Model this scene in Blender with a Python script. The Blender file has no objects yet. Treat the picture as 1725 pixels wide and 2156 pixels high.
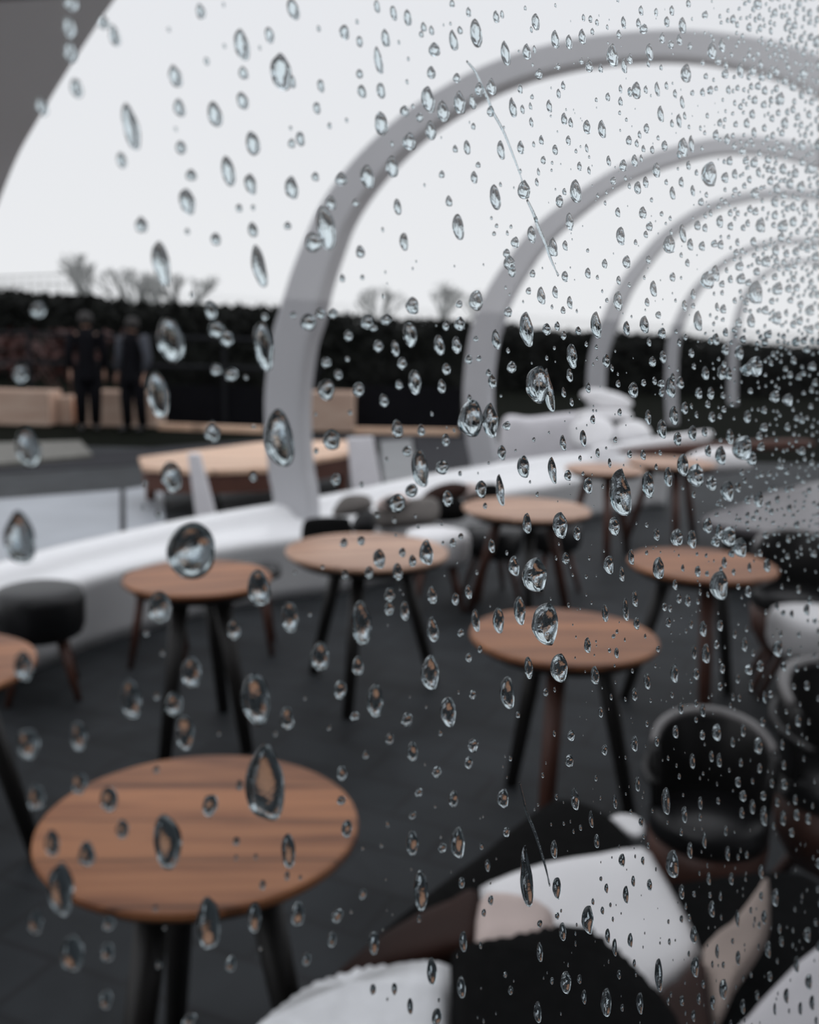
import bpy, bmesh, math, random
from mathutils import Vector, Matrix
rnd = random.Random(7)
C = bpy.context.scene.collection
sc = bpy.context.scene
PI = math.pi

# ------------------------------------------------------------------ camera
F = 2096.1; PITCH = math.radians(10.66); ROLL = math.radians(1.4); CAMH = 1.70
cp, sp = math.cos(PITCH), math.sin(PITCH); cr, sr = math.cos(ROLL), math.sin(ROLL)
R0 = Vector((1, 0, 0)); U0 = Vector((0, sp, cp)); FW = Vector((0, cp, -sp))
RT = R0*cr + U0*sr; UP = -R0*sr + U0*cr
EYE = Vector((0, 0, CAMH))
cd = bpy.data.cameras.new('camera'); cam = bpy.data.objects.new('camera', cd); C.objects.link(cam)
m = Matrix((RT, UP, -FW)).transposed().to_4x4(); m.translation = EYE
cam.matrix_world = m
cd.sensor_fit = 'VERTICAL'; cd.sensor_height = 36; cd.sensor_width = 28.8; cd.lens = 35
cd.clip_start = 0.01; cd.clip_end = 500
cd.dof.use_dof = True; cd.dof.focus_distance = 0.30; cd.dof.aperture_fstop = 12.5
sc.camera = cam

def ray(px, py): return FW + RT*((px-862.5)/F) + UP*((1078-py)/F)
def gz(px, py, z=0.0):            # the point of the horizontal level z seen there
    d = ray(px, py); return EYE + d*((z-CAMH)/d.z)
def gy(px, py, y):                # the point of the upright wall plane y
    d = ray(px, py); return EYE + d*(y/d.y)
def gpl(px, py, p0, n):
    d = ray(px, py); return EYE + d*((p0-EYE).dot(n)/d.dot(n))

# ------------------------------------------------------------------ materials
def nodes(name):
    mt = bpy.data.materials.new(name); mt.use_nodes = True
    nt = mt.node_tree; b = nt.nodes['Principled BSDF']; return mt, nt, b
def mat(name, col, rough=.5, var=.15, scale=8, spec=.5, bump=0, coat=0, sheen=0):
    mt, nt, b = nodes(name)
    tc = nt.nodes.new('ShaderNodeTexCoord')
    nz = nt.nodes.new('ShaderNodeTexNoise'); nz.inputs['Scale'].default_value = scale; nz.inputs['Detail'].default_value = 4
    nt.links.new(tc.outputs['Object'], nz.inputs['Vector'])
    cr_ = nt.nodes.new('ShaderNodeValToRGB')
    a = [c*(1-var) for c in col]; d = [min(1, c*(1+var)) for c in col]
    cr_.color_ramp.elements[0].color = (*a, 1); cr_.color_ramp.elements[0].position = .3
    cr_.color_ramp.elements[1].color = (*d, 1); cr_.color_ramp.elements[1].position = .7
    nt.links.new(nz.outputs['Fac'], cr_.inputs['Fac']); nt.links.new(cr_.outputs['Color'], b.inputs['Base Color'])
    b.inputs['Roughness'].default_value = rough; b.inputs['Specular IOR Level'].default_value = spec
    b.inputs['Coat Weight'].default_value = coat; b.inputs['Sheen Weight'].default_value = sheen
    if bump:
        bp = nt.nodes.new('ShaderNodeBump'); bp.inputs['Strength'].default_value = bump; bp.inputs['Distance'].default_value = .01
        nt.links.new(nz.outputs['Fac'], bp.inputs['Height']); nt.links.new(bp.outputs['Normal'], b.inputs['Normal'])
    return mt
def wood(name, dark, light, rough=.4, sc_=(1.2, 14, 14), band=3.2):
    mt, nt, b = nodes(name)
    tc = nt.nodes.new('ShaderNodeTexCoord'); mp = nt.nodes.new('ShaderNodeMapping'); mp.inputs['Scale'].default_value = sc_
    nt.links.new(tc.outputs['Object'], mp.inputs['Vector'])
    nz = nt.nodes.new('ShaderNodeTexNoise'); nz.inputs['Scale'].default_value = 1.6; nz.inputs['Detail'].default_value = 7; nz.inputs['Distortion'].default_value = .4
    nt.links.new(mp.outputs['Vector'], nz.inputs['Vector'])
    r1 = nt.nodes.new('ShaderNodeValToRGB')
    r1.color_ramp.elements[0].color = (*dark, 1); r1.color_ramp.elements[0].position = .34
    r1.color_ramp.elements[1].color = (*light, 1); r1.color_ramp.elements[1].position = .60
    nt.links.new(nz.outputs['Fac'], r1.inputs['Fac'])
    # board joints
    sx = nt.nodes.new('ShaderNodeSeparateXYZ'); nt.links.new(tc.outputs['Object'], sx.inputs[0])
    mu = nt.nodes.new('ShaderNodeMath'); mu.operation = 'MULTIPLY'; mu.inputs[1].default_value = band*2
    nt.links.new(sx.outputs['Y'], mu.inputs[0])
    fl = nt.nodes.new('ShaderNodeMath'); fl.operation = 'FLOOR'; nt.links.new(mu.outputs[0], fl.inputs[0])
    wn = nt.nodes.new('ShaderNodeTexWhiteNoise'); wn.noise_dimensions = '1D'; nt.links.new(fl.outputs[0], wn.inputs['W'])
    mr = nt.nodes.new('ShaderNodeMapRange'); mr.inputs['To Min'].default_value = .8; mr.inputs['To Max'].default_value = 1.1
    nt.links.new(wn.outputs['Value'], mr.inputs['Value'])
    fr = nt.nodes.new('ShaderNodeMath'); fr.operation = 'FRACT'; nt.links.new(mu.outputs[0], fr.inputs[0])
    gt = nt.nodes.new('ShaderNodeMath'); gt.operation = 'GREATER_THAN'; gt.inputs[1].default_value = .06
    nt.links.new(fr.outputs[0], gt.inputs[0])
    m2 = nt.nodes.new('ShaderNodeMapRange'); m2.inputs['To Min'].default_value = .55; m2.inputs['To Max'].default_value = 1
    nt.links.new(gt.outputs[0], m2.inputs['Value'])
    mm = nt.nodes.new('ShaderNodeMath'); mm.operation = 'MULTIPLY'
    nt.links.new(mr.outputs['Result'], mm.inputs[0]); nt.links.new(m2.outputs['Result'], mm.inputs[1])
    mx = nt.nodes.new('ShaderNodeVectorMath'); mx.operation = 'SCALE'
    nt.links.new(r1.outputs['Color'], mx.inputs[0]); nt.links.new(mm.outputs[0], mx.inputs['Scale'])
    nt.links.new(mx.outputs['Vector'], b.inputs['Base Color'])
    b.inputs['Roughness'].default_value = rough; b.inputs['Specular IOR Level'].default_value = .3
    return mt
M = {}
M['top'] = wood('oiled_table_wood', (.22, .080, .034), (.44, .185, .082), .42)
M['top_sky_paled'] = wood('table_wood_sky_paled', (.40, .215, .135), (.64, .395, .275), .38)  # table wood with the grazing sky reflection painted in as a paler tone
M['planter'] = wood('pale_planter_boards', (.78, .54, .42), (.92, .68, .54), .5, (1, 6, 6), 1.5)
M['plank'] = wood('pale_plank_wood', (.66, .42, .29), (.84, .58, .42), .5, (1, 6, 6), 1.5)
M['leg_dark'] = mat('dark_stained_wood', (.012, .010, .009), .45)
M['leg_brown'] = mat('brown_wood', (.085, .030, .018), .5)
M['leather'] = mat('black_leather', (.007, .007, .008), .36, bump=.1, spec=.4)
M['shell'] = mat('black_shell', (.009, .0085, .0085), .34, spec=.4)
M['white'] = mat('white_moulded_bench', (.86, .86, .87), .22, .02)
M['white_fab'] = mat('white_fabric', (.92, .91, .92), .7, .05, 5, bump=.15)
M['fur_white'] = mat('white_fur', (.85, .86, .88), .9, .08, 30, sheen=.3)
M['fur_black'] = mat('black_fur', (.005, .005, .005), .95, .3, 40, spec=.08)
M['brown_leather'] = mat('brown_leather', (.030, .011, .007), .6, bump=.1, spec=.2)
M['pink'] = mat('pale_pink_fabric', (.66, .54, .50), .8, .12, 9)
M['taupe'] = mat('taupe_fabric', (.42, .34, .30), .8, .25, 3)
M['greyfab'] = mat('grey_fabric', (.16, .145, .135), .85, .2)
M['lilac'] = mat('pale_lilac_panel', (.78, .76, .79), .5, .05)
M['greytop'] = mat('wet_grey_top', (.13, .12, .13), .25, .12)
M['arch'] = mat('grey_arch_paint', (.47, .47, .49), .6, .03, 3, spec=.3)
M['hedge'] = mat('dark_leaves', (.008, .009, .0075), .8, .5, 2, spec=.15)
M['berry'] = mat('red_leaves', (.05, .013, .010), .6, .3, 2)
M['fence'] = mat('dim_fence_metal', (.016, .017, .02), .8, spec=.1)
M['bark'] = mat('pale_grey_bark', (.36, .37, .36), .9, .2)
M['cloth_dark'] = mat('dark_clothes', (.007, .007, .009), .9, spec=.05)
M['cloth_blue'] = mat('blue_grey_clothes', (.05, .055, .07), .8)
M['skin'] = mat('skin', (.30, .17, .12), .5)
M['hair'] = mat('dark_hair', (.012, .009, .008), .6)
M['slab'] = mat('pale_wet_stone', (.34, .36, .39), .45, .08, 2)
M['slab2'] = mat('mid_wet_stone', (.21, .215, .22), .45, .08, 2)
M['stone_d'] = mat('dark_wet_stone', (.026, .026, .030), .7, .1, spec=.08)
M['khaki'] = mat('khaki_stone', (.13, .125, .11), .7, .15)
M['grass'] = mat('dark_planting', (.006, .007, .005), .95, .4, spec=.02)

M['rail'] = mat('painted_grey_gleam', (.16, .15, .15), .25, .1, coat=.5)  # grey painted for the sky gleam on the glossy black rim
def floor_mat():
    mt, nt, b = nodes('dark_slate_floor')
    tc = nt.nodes.new('ShaderNodeTexCoord')
    mp = nt.nodes.new('ShaderNodeMapping'); mp.inputs['Rotation'].default_value = (0, 0, .42)
    nt.links.new(tc.outputs['Object'], mp.inputs['Vector'])
    br = nt.nodes.new('ShaderNodeTexBrick'); br.inputs['Scale'].default_value = 1.1
    br.inputs['Color1'].default_value = (.026, .029, .032, 1); br.inputs['Color2'].default_value = (.021, .024, .027, 1)
    br.inputs['Mortar'].default_value = (.016, .017, .019, 1); br.inputs['Mortar Size'].default_value = .012
    nt.links.new(mp.outputs['Vector'], br.inputs['Vector'])
    nz = nt.nodes.new('ShaderNodeTexNoise'); nz.inputs['Scale'].default_value = 2.2; nz.inputs['Detail'].default_value = 6; nz.inputs['Distortion'].default_value = 1
    nt.links.new(tc.outputs['Object'], nz.inputs['Vector'])
    mr = nt.nodes.new('ShaderNodeMapRange'); mr.inputs['From Min'].default_value = .3; mr.inputs['From Max'].default_value = .7
    mr.inputs['To Min'].default_value = .65; mr.inputs['To Max'].default_value = 1.4
    nt.links.new(nz.outputs['Fac'], mr.inputs['Value'])
    mx = nt.nodes.new('ShaderNodeVectorMath'); mx.operation = 'SCALE'
    nt.links.new(br.outputs['Color'], mx.inputs[0]); nt.links.new(mr.outputs['Result'], mx.inputs['Scale'])
    nt.links.new(mx.outputs['Vector'], b.inputs['Base Color'])
    b.inputs['Roughness'].default_value = .62; b.inputs['Specular IOR Level'].default_value = .2
    return mt
M['floor'] = floor_mat()

def pane_mat():
    mt, nt, b = nodes('window_pane_glass'); nt.nodes.remove(b)
    out = nt.nodes['Material Output']
    tr = nt.nodes.new('ShaderNodeBsdfTransparent'); tr.inputs['Color'].default_value = (.97, .975, .98, 1)
    gl = nt.nodes.new('ShaderNodeBsdfGlossy'); gl.inputs['Roughness'].default_value = 0
    fr = nt.nodes.new('ShaderNodeFresnel'); fr.inputs['IOR'].default_value = 1.75
    ge = nt.nodes.new('ShaderNodeNewGeometry')
    sb = nt.nodes.new('ShaderNodeMath'); sb.operation = 'SUBTRACT'; sb.inputs[0].default_value = 1
    nt.links.new(ge.outputs['Backfacing'], sb.inputs[1])
    mu = nt.nodes.new('ShaderNodeMath'); mu.operation = 'MULTIPLY'
    nt.links.new(fr.outputs[0], mu.inputs[0]); nt.links.new(sb.outputs[0], mu.inputs[1])
    mx = nt.nodes.new('ShaderNodeMixShader')
    nt.links.new(mu.outputs[0], mx.inputs['Fac']); nt.links.new(tr.outputs[0], mx.inputs[1]); nt.links.new(gl.outputs[0], mx.inputs[2])
    nt.links.new(mx.outputs[0], out.inputs['Surface'])
    return mt
M['pane'] = pane_mat()
def water_mat():
    mt, nt, b = nodes('rain_water')
    b.inputs['Base Color'].default_value = (.80, .91, .945, 1); b.inputs['Roughness'].default_value = 0.0
    b.inputs['IOR'].default_value = 1.333
    tc = nt.nodes.new('ShaderNodeTexCoord'); nz = nt.nodes.new('ShaderNodeTexNoise'); nz.inputs['Scale'].default_value = 1100; nz.inputs['Detail'].default_value = 2
    bp = nt.nodes.new('ShaderNodeBump'); bp.inputs['Strength'].default_value = .28; bp.inputs['Distance'].default_value = .0003
    nt.links.new(tc.outputs['Object'], nz.inputs['Vector']); nt.links.new(nz.outputs['Fac'], bp.inputs['Height']); nt.links.new(bp.outputs['Normal'], b.inputs['Normal'])
    b.inputs['Transmission Weight'].default_value = 1
    return mt
M['water'] = water_mat()

# ------------------------------------------------------------------ object helpers
def tag(o, label=None, cat=None, group=None, kind=None):
    if label: o['label'] = label
    if cat: o['category'] = cat
    if group: o['group'] = group
    if kind: o['kind'] = kind
    return o
def mesh(name, vs, fs, mt, parent=None, smooth=False, loc=None):
    me = bpy.data.meshes.new(name)
    if loc is not None: vs = [Vector(v)-Vector(loc) for v in vs]
    me.from_pydata([tuple(v) for v in vs], [], fs); me.update()
    if mt: me.materials.append(mt)
    if smooth: me.polygons.foreach_set('use_smooth', [True]*len(me.polygons))
    o = bpy.data.objects.new(name, me); C.objects.link(o)
    if loc is not None: o.location = loc
    if parent: o.parent = parent
    return o
def thing(name, label, cat, loc=(0, 0, 0), rz=0, group=None):
    o = bpy.data.objects.new(name, None); C.objects.link(o); o.location = loc; o.rotation_euler = (0, 0, rz)
    o.empty_display_size = .05
    return tag(o, label, cat, group)
def copy_tree(o, parent=None):
    c = o.copy(); C.objects.link(c); c.parent = parent
    for ch in list(o.children): copy_tree(ch, c)
    return c
def lathe(prof, n=48):
    vs, fs = [], []
    for r, z in prof:
        for k in range(n):
            a = 2*PI*k/n; vs.append((r*math.cos(a), r*math.sin(a), z))
    for i in range(len(prof)-1):
        for k in range(n):
            k2 = (k+1) % n
            fs.append((i*n+k, i*n+k2, (i+1)*n+k2, (i+1)*n+k))
    fs.append(tuple(reversed(range(n)))); fs.append(tuple((len(prof)-1)*n+k for k in range(n)))
    return vs, fs
def tube(pts, rads, n=12, flat=1.0, fdir=None):
    vs, fs = [], []; pts = [Vector(p) for p in pts]
    for i, p in enumerate(pts):
        t = (pts[min(i+1, len(pts)-1)]-pts[max(i-1, 0)]).normalized()
        a = fdir if fdir is not None else (Vector((0, 0, 1)) if abs(t.z) < .9 else Vector((1, 0, 0)))
        x = t.cross(a).normalized(); y = x.cross(t).normalized()
        for k in range(n):
            an = 2*PI*k/n; vs.append(p + x*math.cos(an)*rads[i] + y*math.sin(an)*rads[i]*flat)
    for i in range(len(pts)-1):
        for k in range(n):
            k2 = (k+1) % n; fs.append((i*n+k, i*n+k2, (i+1)*n+k2, (i+1)*n+k))
    fs.append(tuple(reversed(range(n)))); fs.append(tuple((len(pts)-1)*n+k for k in range(n)))
    return vs, fs
def join(*parts):
    vs, fs = [], []
    for v, f in parts:
        o = len(vs); vs += [Vector(x) for x in v]; fs += [tuple(i+o for i in t) for t in f]
    return vs, fs
def prism(pts, ext):
    pts = [Vector(p) for p in pts]; n = len(pts); ext = Vector(ext)
    vs = pts+[p+ext for p in pts]
    fs = [tuple(range(n)), tuple(reversed(range(n, 2*n)))]
    for k in range(n):
        k2 = (k+1) % n; fs.append((k, k+n, k2+n, k2))
    return vs, fs
def fixn(o):
    bm = bmesh.new(); bm.from_mesh(o.data); bmesh.ops.recalc_face_normals(bm, faces=bm.faces); bm.to_mesh(o.data); bm.free(); return o
def bev(o, w=.005, s=2):
    md = o.modifiers.new('bevel', 'BEVEL'); md.width = w; md.segments = s; md.limit_method = 'ANGLE'; return o
def smooth_loop(pts, per=5):
    n = len(pts); out = []
    for i in range(n):
        a, b, c, d = (Vector(pts[(i+k-1) % n]) for k in range(4))
        for j in range(per):
            t = j/per
            out.append(.5*((2*b)+(c-a)*t+(2*a-5*b+4*c-d)*t*t+(3*b-a-3*c+d)*t**3))
    return out
def smooth_open(pts, per=6):
    out = []; n = len(pts); P = [Vector(p) for p in pts]
    for i in range(n-1):
        a, b, c, d = P[max(i-1, 0)], P[i], P[i+1], P[min(i+2, n-1)]
        for j in range(per):
            t = j/per
            out.append(.5*((2*b)+(c-a)*t+(2*a-5*b+4*c-d)*t*t+(3*b-a-3*c+d)*t**3))
    out.append(P[-1]); return out
def cushion(outline, nrm, thick, power=3, rings=8, jag=0):
    """a stuffed, closed body over an outline: domed on both sides"""
    L = [Vector(p) for p in outline]; c = sum(L, Vector())/len(L); n = len(L); nrm = Vector(nrm).normalized()
    if jag:
        L = [p+(p-c).normalized()*rnd.uniform(-jag, jag) for p in L]
    vs, fs = [], []
    for side in (1, -1):
        for i in range(rings):
            s = (i+1)/rings
            h = thick/2*max(0, 1-s**power)**.5
            for p in L: vs.append(c+(p-c)*s+nrm*h*side)
    top = len(vs); vs.append(c+nrm*thick/2); vs.append(c-nrm*thick/2)
    for s_ in (0, 1):
        o = s_*rings*n
        for k in range(n):
            k2 = (k+1) % n
            fs.append((top+s_, o+k, o+k2) if s_ == 0 else (top+s_, o+k2, o+k))
            for i in range(rings-1):
                q = (o+i*n+k, o+(i+1)*n+k, o+(i+1)*n+k2, o+i*n+k2)
                fs.append(q if s_ == 0 else tuple(reversed(q)))
    return vs, fs
def weld(o):
    bm = bmesh.new(); bm.from_mesh(o.data); bmesh.ops.remove_doubles(bm, verts=bm.verts, dist=1e-5)
    bmesh.ops.recalc_face_normals(bm, faces=bm.faces); bm.to_mesh(o.data); bm.free(); return o

# ------------------------------------------------------------------ setting: ground
tag(mesh('floor', *prism([(-16, -5, -.1), (16, -5, -.1), (16, 13.2, -.1), (-16, 13.2, -.1)], (0, 0, .1)), M['floor']), kind='structure')
tag(mesh('ground', *prism([(-60, 13.2, -.12), (60, 13.2, -.12), (60, 90, -.12), (-60, 90, -.12)], (0, 0, .11)), M['grass']), kind='structure')
def slab(name, px, mt, label, z=.012):
    b = [gz(x, y, 0.004) for x, y in px]
    o = fixn(mesh(name, *prism(b, (0, 0, z)), mt)); bev(o, .003); o['kind'] = 'structure'; return o
slab('paving', [(-60, 1058), (253, 1034), (253, 1150), (-60, 1240)], M['slab'], '')
slab('paving', [(264, 1033), (342, 1020), (350, 1130), (266, 1150)], M['slab'], '')
slab('paving', [(452, 1004), (565, 992), (580, 1090), (478, 1105)], M['slab2'], '')
slab('paving', [(800, 930), (868, 925), (880, 1030), (812, 1040)], M['slab2'], '')
slab('paving', [(872, 925), (985, 922), (995, 1010), (884, 1030)], M['stone_d'], '')
slab('paving', [(-200, 1010), (640, 955), (760, 960), (800, 930), (1000, 915), (1000, 900), (560, 925), (-200, 985)], M['stone_d'], '', .006)
slab('paving', [(-200, 945), (170, 935), (195, 965), (-200, 1005)], M['khaki'], '', .05)

M['inner'] = mat('dark_reflection_blocker', (.02, .02, .021), .8)
tag(mesh('reflection_blocker_right', *prism([(3.3, -4.6, 0), (3.3, 3.9, 0), (3.3, 3.9, 1.77), (3.3, -4.6, 3.5)], (.15, 0, 0)), M['inner']), kind='structure')  # unseen, added to keep sky reflection off the pane, top sloped to suit
M['drop_shade'] = mat('dark_teal_drop_shade', (.018, .030, .034), .7)
tag(mesh('drop_shade_panel', *prism([(3.3, 3.9, 3.52), (2.60, 3.9, 3.52), (-3.9, -4.6, 3.52), (3.3, -4.6, 3.52)], (0, 0, .1)), M['drop_shade']), kind='structure')  # unseen, added so the raindrops pick up dark teal instead of sky
tag(mesh('reflection_blocker_back', *prism([(-4.5, -4.75, 0), (3.45, -4.75, 0), (3.45, -4.61, 0), (-4.5, -4.61, 0)], (0, 0, 3.4)), M['inner']), kind='structure')  # unseen dark backing, added against sky reflections in the pane

# ------------------------------------------------------------------ hedge
def leafmass(name, x0, x1, yf, hf, depth, n, seed, size=.16):
    r = random.Random(seed); vs, fs = [], []
    # solid lumpy core
    N = 160; K = 9
    for i in range(N+1):
        x = x0+(x1-x0)*i/N; y = yf(x); h = hf(x)
        for k in range(K):
            a = k/(K-1)*PI
            jx = r.uniform(-.1, .1)
            vs.append((x+jx, y-math.cos(a)*depth/2+r.uniform(-.08, .08)+depth/2, max(0, (math.sin(a)**.35)*h-.08+r.uniform(-.07, .05)) if 0 < k < K-1 else 0))
    for i in range(N):
        for k in range(K-1):
            a = i*K+k; fs.append((a, a+1, a+K+1, a+K))
    for j in range(n):
        x = r.uniform(x0, x1); h = hf(x); t = r.random()
        if t < .7: p = Vector((x, yf(x)+r.uniform(-.12, .1), r.uniform(.05, h)))
        else: p = Vector((x, yf(x)+r.uniform(0, depth), h+r.uniform(-.12, .03)))
        u = Vector((r.uniform(-1, 1), r.uniform(-1, 1), r.uniform(-1, 1))).normalized(); w = u.orthogonal().normalized()
        s = size*r.uniform(.5, 1.2); i0 = len(vs)
        vs += [p-u*s, p+w*s*.45, p+u*s, p-w*s*.45]; fs.append((i0, i0+1, i0+2, i0+3))
    return mesh(name, vs, fs, M['hedge'])
hy = lambda x: 26.5+.04*(x+12)
def hh(x):
    k = (x+11.5)/22; return 2.27-.95*max(0, min(1, k))+.03*math.sin(x*1.1)+.015*math.sin(x*2.7)
tag(leafmass('hedge', -17, 24, hy, hh, 1.6, 7000, 3, .22), 'long dark clipped hedge closing off the far side of the terrace under the pale sky', 'hedge')
# reddish autumn shrub in front of the hedge at the left
vs, fs = [], []
for j in range(420):
    x = rnd.uniform(-7.1, -4.6); z = rnd.uniform(.65, 1.45); p = Vector((x, 17.0+rnd.uniform(-.3, .1)+.1*(x+8), z))
    if rnd.random() < .5 and z < 1.0: continue
    u = Vector((rnd.uniform(-1, 1), rnd.uniform(-1, 1), rnd.uniform(-1, 1))).normalized(); w = u.orthogonal()
    s = rnd.uniform(.05, .12); i0 = len(vs); vs += [p-u*s, p+w*s*.6, p+u*s, p-w*s*.6]; fs.append((i0, i0+1, i0+2, i0+3))
sh = thing('red_leaved_shrub', 'low shrub with dull red leaves against the dark hedge at the far left', 'shrub', (-5.8, 17.0, 0))
mesh('foliage', [v-Vector((-5.8, 17.0, 0)) for v in vs], fs, M['berry'], sh)
st = []
for k in range(7):
    a = rnd.uniform(0, 2*PI); st.append(tube([(0, .1, 0), (math.cos(a)*.5+rnd.uniform(-.6, .6), .1, 1.1)], [.02, .008], 6))
mesh('stem', *join(*st), M['leg_brown'], sh)
# dim railing in front of hedge
fe = thing('metal_fence', 'dim grey post and rail fence standing before the hedge at the left', 'fence', (-5.5, 16.5, 0))
for zz in (1.42, .95): mesh('rail', *tube([(-4.2, 0, zz), (4.0, .0, zz-.03)], [.03, .03], 8), M['fence'], fe)
for x in (-4, -2.4, -.8, .8, 2.4, 3.9): mesh('post', *tube([(x, 0, 0), (x, 0, 1.5)], [.035, .035], 8), M['fence'], fe)

# ------------------------------------------------------------------ bare trees on the skyline
def bare_tree(px, ytop, Y, seed, spread=.5, label=''):
    r = random.Random(seed); base = gy(px, 700, Y); base.z = 0
    top = gy(px, ytop, Y).z
    t = thing('bare_tree', label, 'tree', base, 0, None)
    parts = []
    def grow(p, d, L, rad, lev):
        q = p+d*L; parts.append(tube([p, q], [rad*1.7, rad*1.05], 5))
        if lev == 0: return
        for k in range(3 if lev > 1 else 4):
            nd = (d+Vector((r.uniform(-1, 1)*spread, r.uniform(-1, 1)*spread, r.uniform(-.1, .5)))).normalized()
            grow(q, nd, L*r.uniform(.55, .8), rad*.6, lev-1)
    L = top*.36
    tr = mesh('trunk', *tube([(0, 0, 0), (0, 0, L)], [.16, .12], 8), M['bark'], t)
    for k in range(4):
        d = Vector((r.uniform(-.6, .6), r.uniform(-.6, .6), .9)).normalized(); grow(Vector((0, 0, L)), d, L*.62, .08, 4)
    mesh('branches', *join(*parts), M['bark'], t)
for i, (px, yt, Y, sd, lb) in enumerate([
        (205, 535, 42, 1, 'bare grey tree above the hedge, tallest of those at the far left'),
        (285, 560, 45, 2, 'bare grey tree above the hedge, behind the pair of long raindrops at the left'),
        (330, 572, 50, 3, 'low bare grey tree above the hedge just right of the tallest left group'),
        (385, 560, 44, 4, 'bare grey tree above the hedge, rightmost of the left group'),
        (800, 600, 55, 5, 'pale bare tree over the hedge just right of the nearest arch leg'),
        (925, 595, 60, 6, 'faint bare tree over the hedge left of the second arch leg'),
        (1010, 612, 68, 7, 'faint bare tree over the hedge touching the second arch leg')]):
    bare_tree(px, yt, Y, sd, .55, lb)
# faint railing on the far skyline
b0 = gy(-30, 600, 34); b1 = gy(178, 592, 34)
fr_ = thing('bridge_railing', 'thin pale railing on the skyline above the hedge at the far left', 'railing', (b0.x, 34, 0))
for zz, t_ in ((0.0, .03), (-.28, .02)):
    mesh('rail', *tube([(0, 0, b0.z+.25+zz), (b1.x-b0.x, 0, b1.z+.25+zz)], [t_, t_], 6), M['bark'], fr_)
for k in range(12):
    x = (b1.x-b0.x)*k/11; mesh('post', *tube([(x, 0, 0), (x, 0, b0.z+.25)], [.02, .02], 6), M['bark'], fr_)

# ------------------------------------------------------------------ wooden planters, boards, persons
def box(name, p0, p1, mt, parent=None, b=.01):
    x0, y0, z0 = p0; x1, y1, z1 = p1
    return bev(fixn(mesh(name, *prism([(x0, y0, z0), (x1, y0, z0), (x1, y1, z0), (x0, y1, z0)], (0, 0, z1-z0)), mt, parent)), b)
def planter(xl, xr, yt, yb, label, depth=.6):
    a = gz(xl, yb, 0); Y = a.y; A = gy(xl, yt, Y); B = gy(xr, yb, Y); h = A.z
    t = thing('wooden_planter', label, 'planter', (A.x, Y, 0), 0, None)
    w = B.x-A.x
    box('side_panel', (0, 0, 0), (w, .04, h), M['planter'], t); box('side_panel', (0, depth-.04, 0), (w, depth, h), M['planter'], t)
    box('end_panel', (0, .041, 0), (.04, depth-.041, h), M['planter'], t); box('end_panel', (w-.04, .041, 0), (w, depth-.041, h), M['planter'], t)
    box('soil', (.041, .041, 0), (w-.041, depth-.041, h*.9), M['grass'], t)
    return t
planter(-60, 104, 822, 893, 'pale wooden planter box at the far left edge of the terrace')
planter(117, 152, 836, 893, 'narrower brownish planter box beside the walkers')
planter(160, 330, 824, 896, 'pale wooden planter box behind the two walkers')
planter(655, 744, 826, 908, 'square pale wooden planter box right of the nearest arch leg')
def dark_planter(xl, xr, yt, yb, label):
    a = gz(xl, yb, 0); A = gy(xl, yt, a.y+.3); B = gy(xr, yb, a.y+.3); w = B.x-A.x
    t = thing('dark_planter', label, 'planter', (A.x, a.y+.3, 0))
    box('body', (0, 0, 0), (w, .8, A.z*.8), M['cloth_dark'], t)
    r = random.Random(int(xl)); vs, fs = [], []
    for j in range(900):
        p = Vector((r.uniform(0, w), r.uniform(0, .8), A.z*.8+abs(r.gauss(0, .13)))); u = Vector((r.uniform(-.5, .5), r.uniform(-.5, .5), 1)).normalized(); q = u.orthogonal()*.02
        s = r.uniform(.08, .2); i0 = len(vs); vs += [p-u*s, p+q, p+u*s, p-q]; fs.append((i0, i0+1, i0+2, i0+3))
    mesh('foliage', vs, fs, M['hedge'], t)
dark_planter(335, 560, 790, 893, 'long dark planter with low planting, left of the nearest arch leg')
dark_planter(750, 970, 790, 905, 'long dark planter with low planting between the two nearest arch legs')
def plank_edge(px0, py0, px1, py1, w, label, h=.10):
    a, b = gz(px0, py0, 0.0), gz(px1, py1, 0.0); d = (b-a).normalized(); n = Vector((-d.y, d.x, 0))
    o = bev(fixn(mesh('timber_kerb', *prism([a, b, b+n*w, a+n*w], (0, 0, h)), M['plank'])), .01); return tag(o, label, 'kerb')
plank_edge(332, 905, 552, 913, .12, 'thin pale timber kerb at the foot of the long dark planter')
plank_edge(746, 914, 965, 918, .12, 'thin timber kerb right of the square planter box')

# long wooden platform bench across the arch leg
t = thing('platform_bench', 'long pale timber platform bench running behind the nearest arch leg', 'bench', (0, 0, 0))
pb = [gz(x, y, .42) for x, y in ((292, 962), (545, 931), (745, 926), (742, 952), (560, 985), (420, 990), (300, 982))]
c0 = sum(pb, Vector())/len(pb); c0.z = 0; t.location = c0
pb = [p-c0 for p in pb]
bev(fixn(mesh('seat', *prism([p-Vector((0, 0, .05)) for p in pb], (0, 0, .05)), M['plank'], t)), .01)
ins = [p*.97 for p in pb]
fixn(mesh('apron', *prism([Vector((p.x, p.y, .20)) for p in ins], (0, 0, .168)), M['leg_brown'], t))
for p in (ins[0], ins[2], ins[3], ins[5]):
    q = Vector((p.x*.93, p.y*.93, 0)); mesh('leg', *tube([q, (q.x, q.y, .21)], [.05, .05], 8), M['leg_brown'], t)

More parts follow.
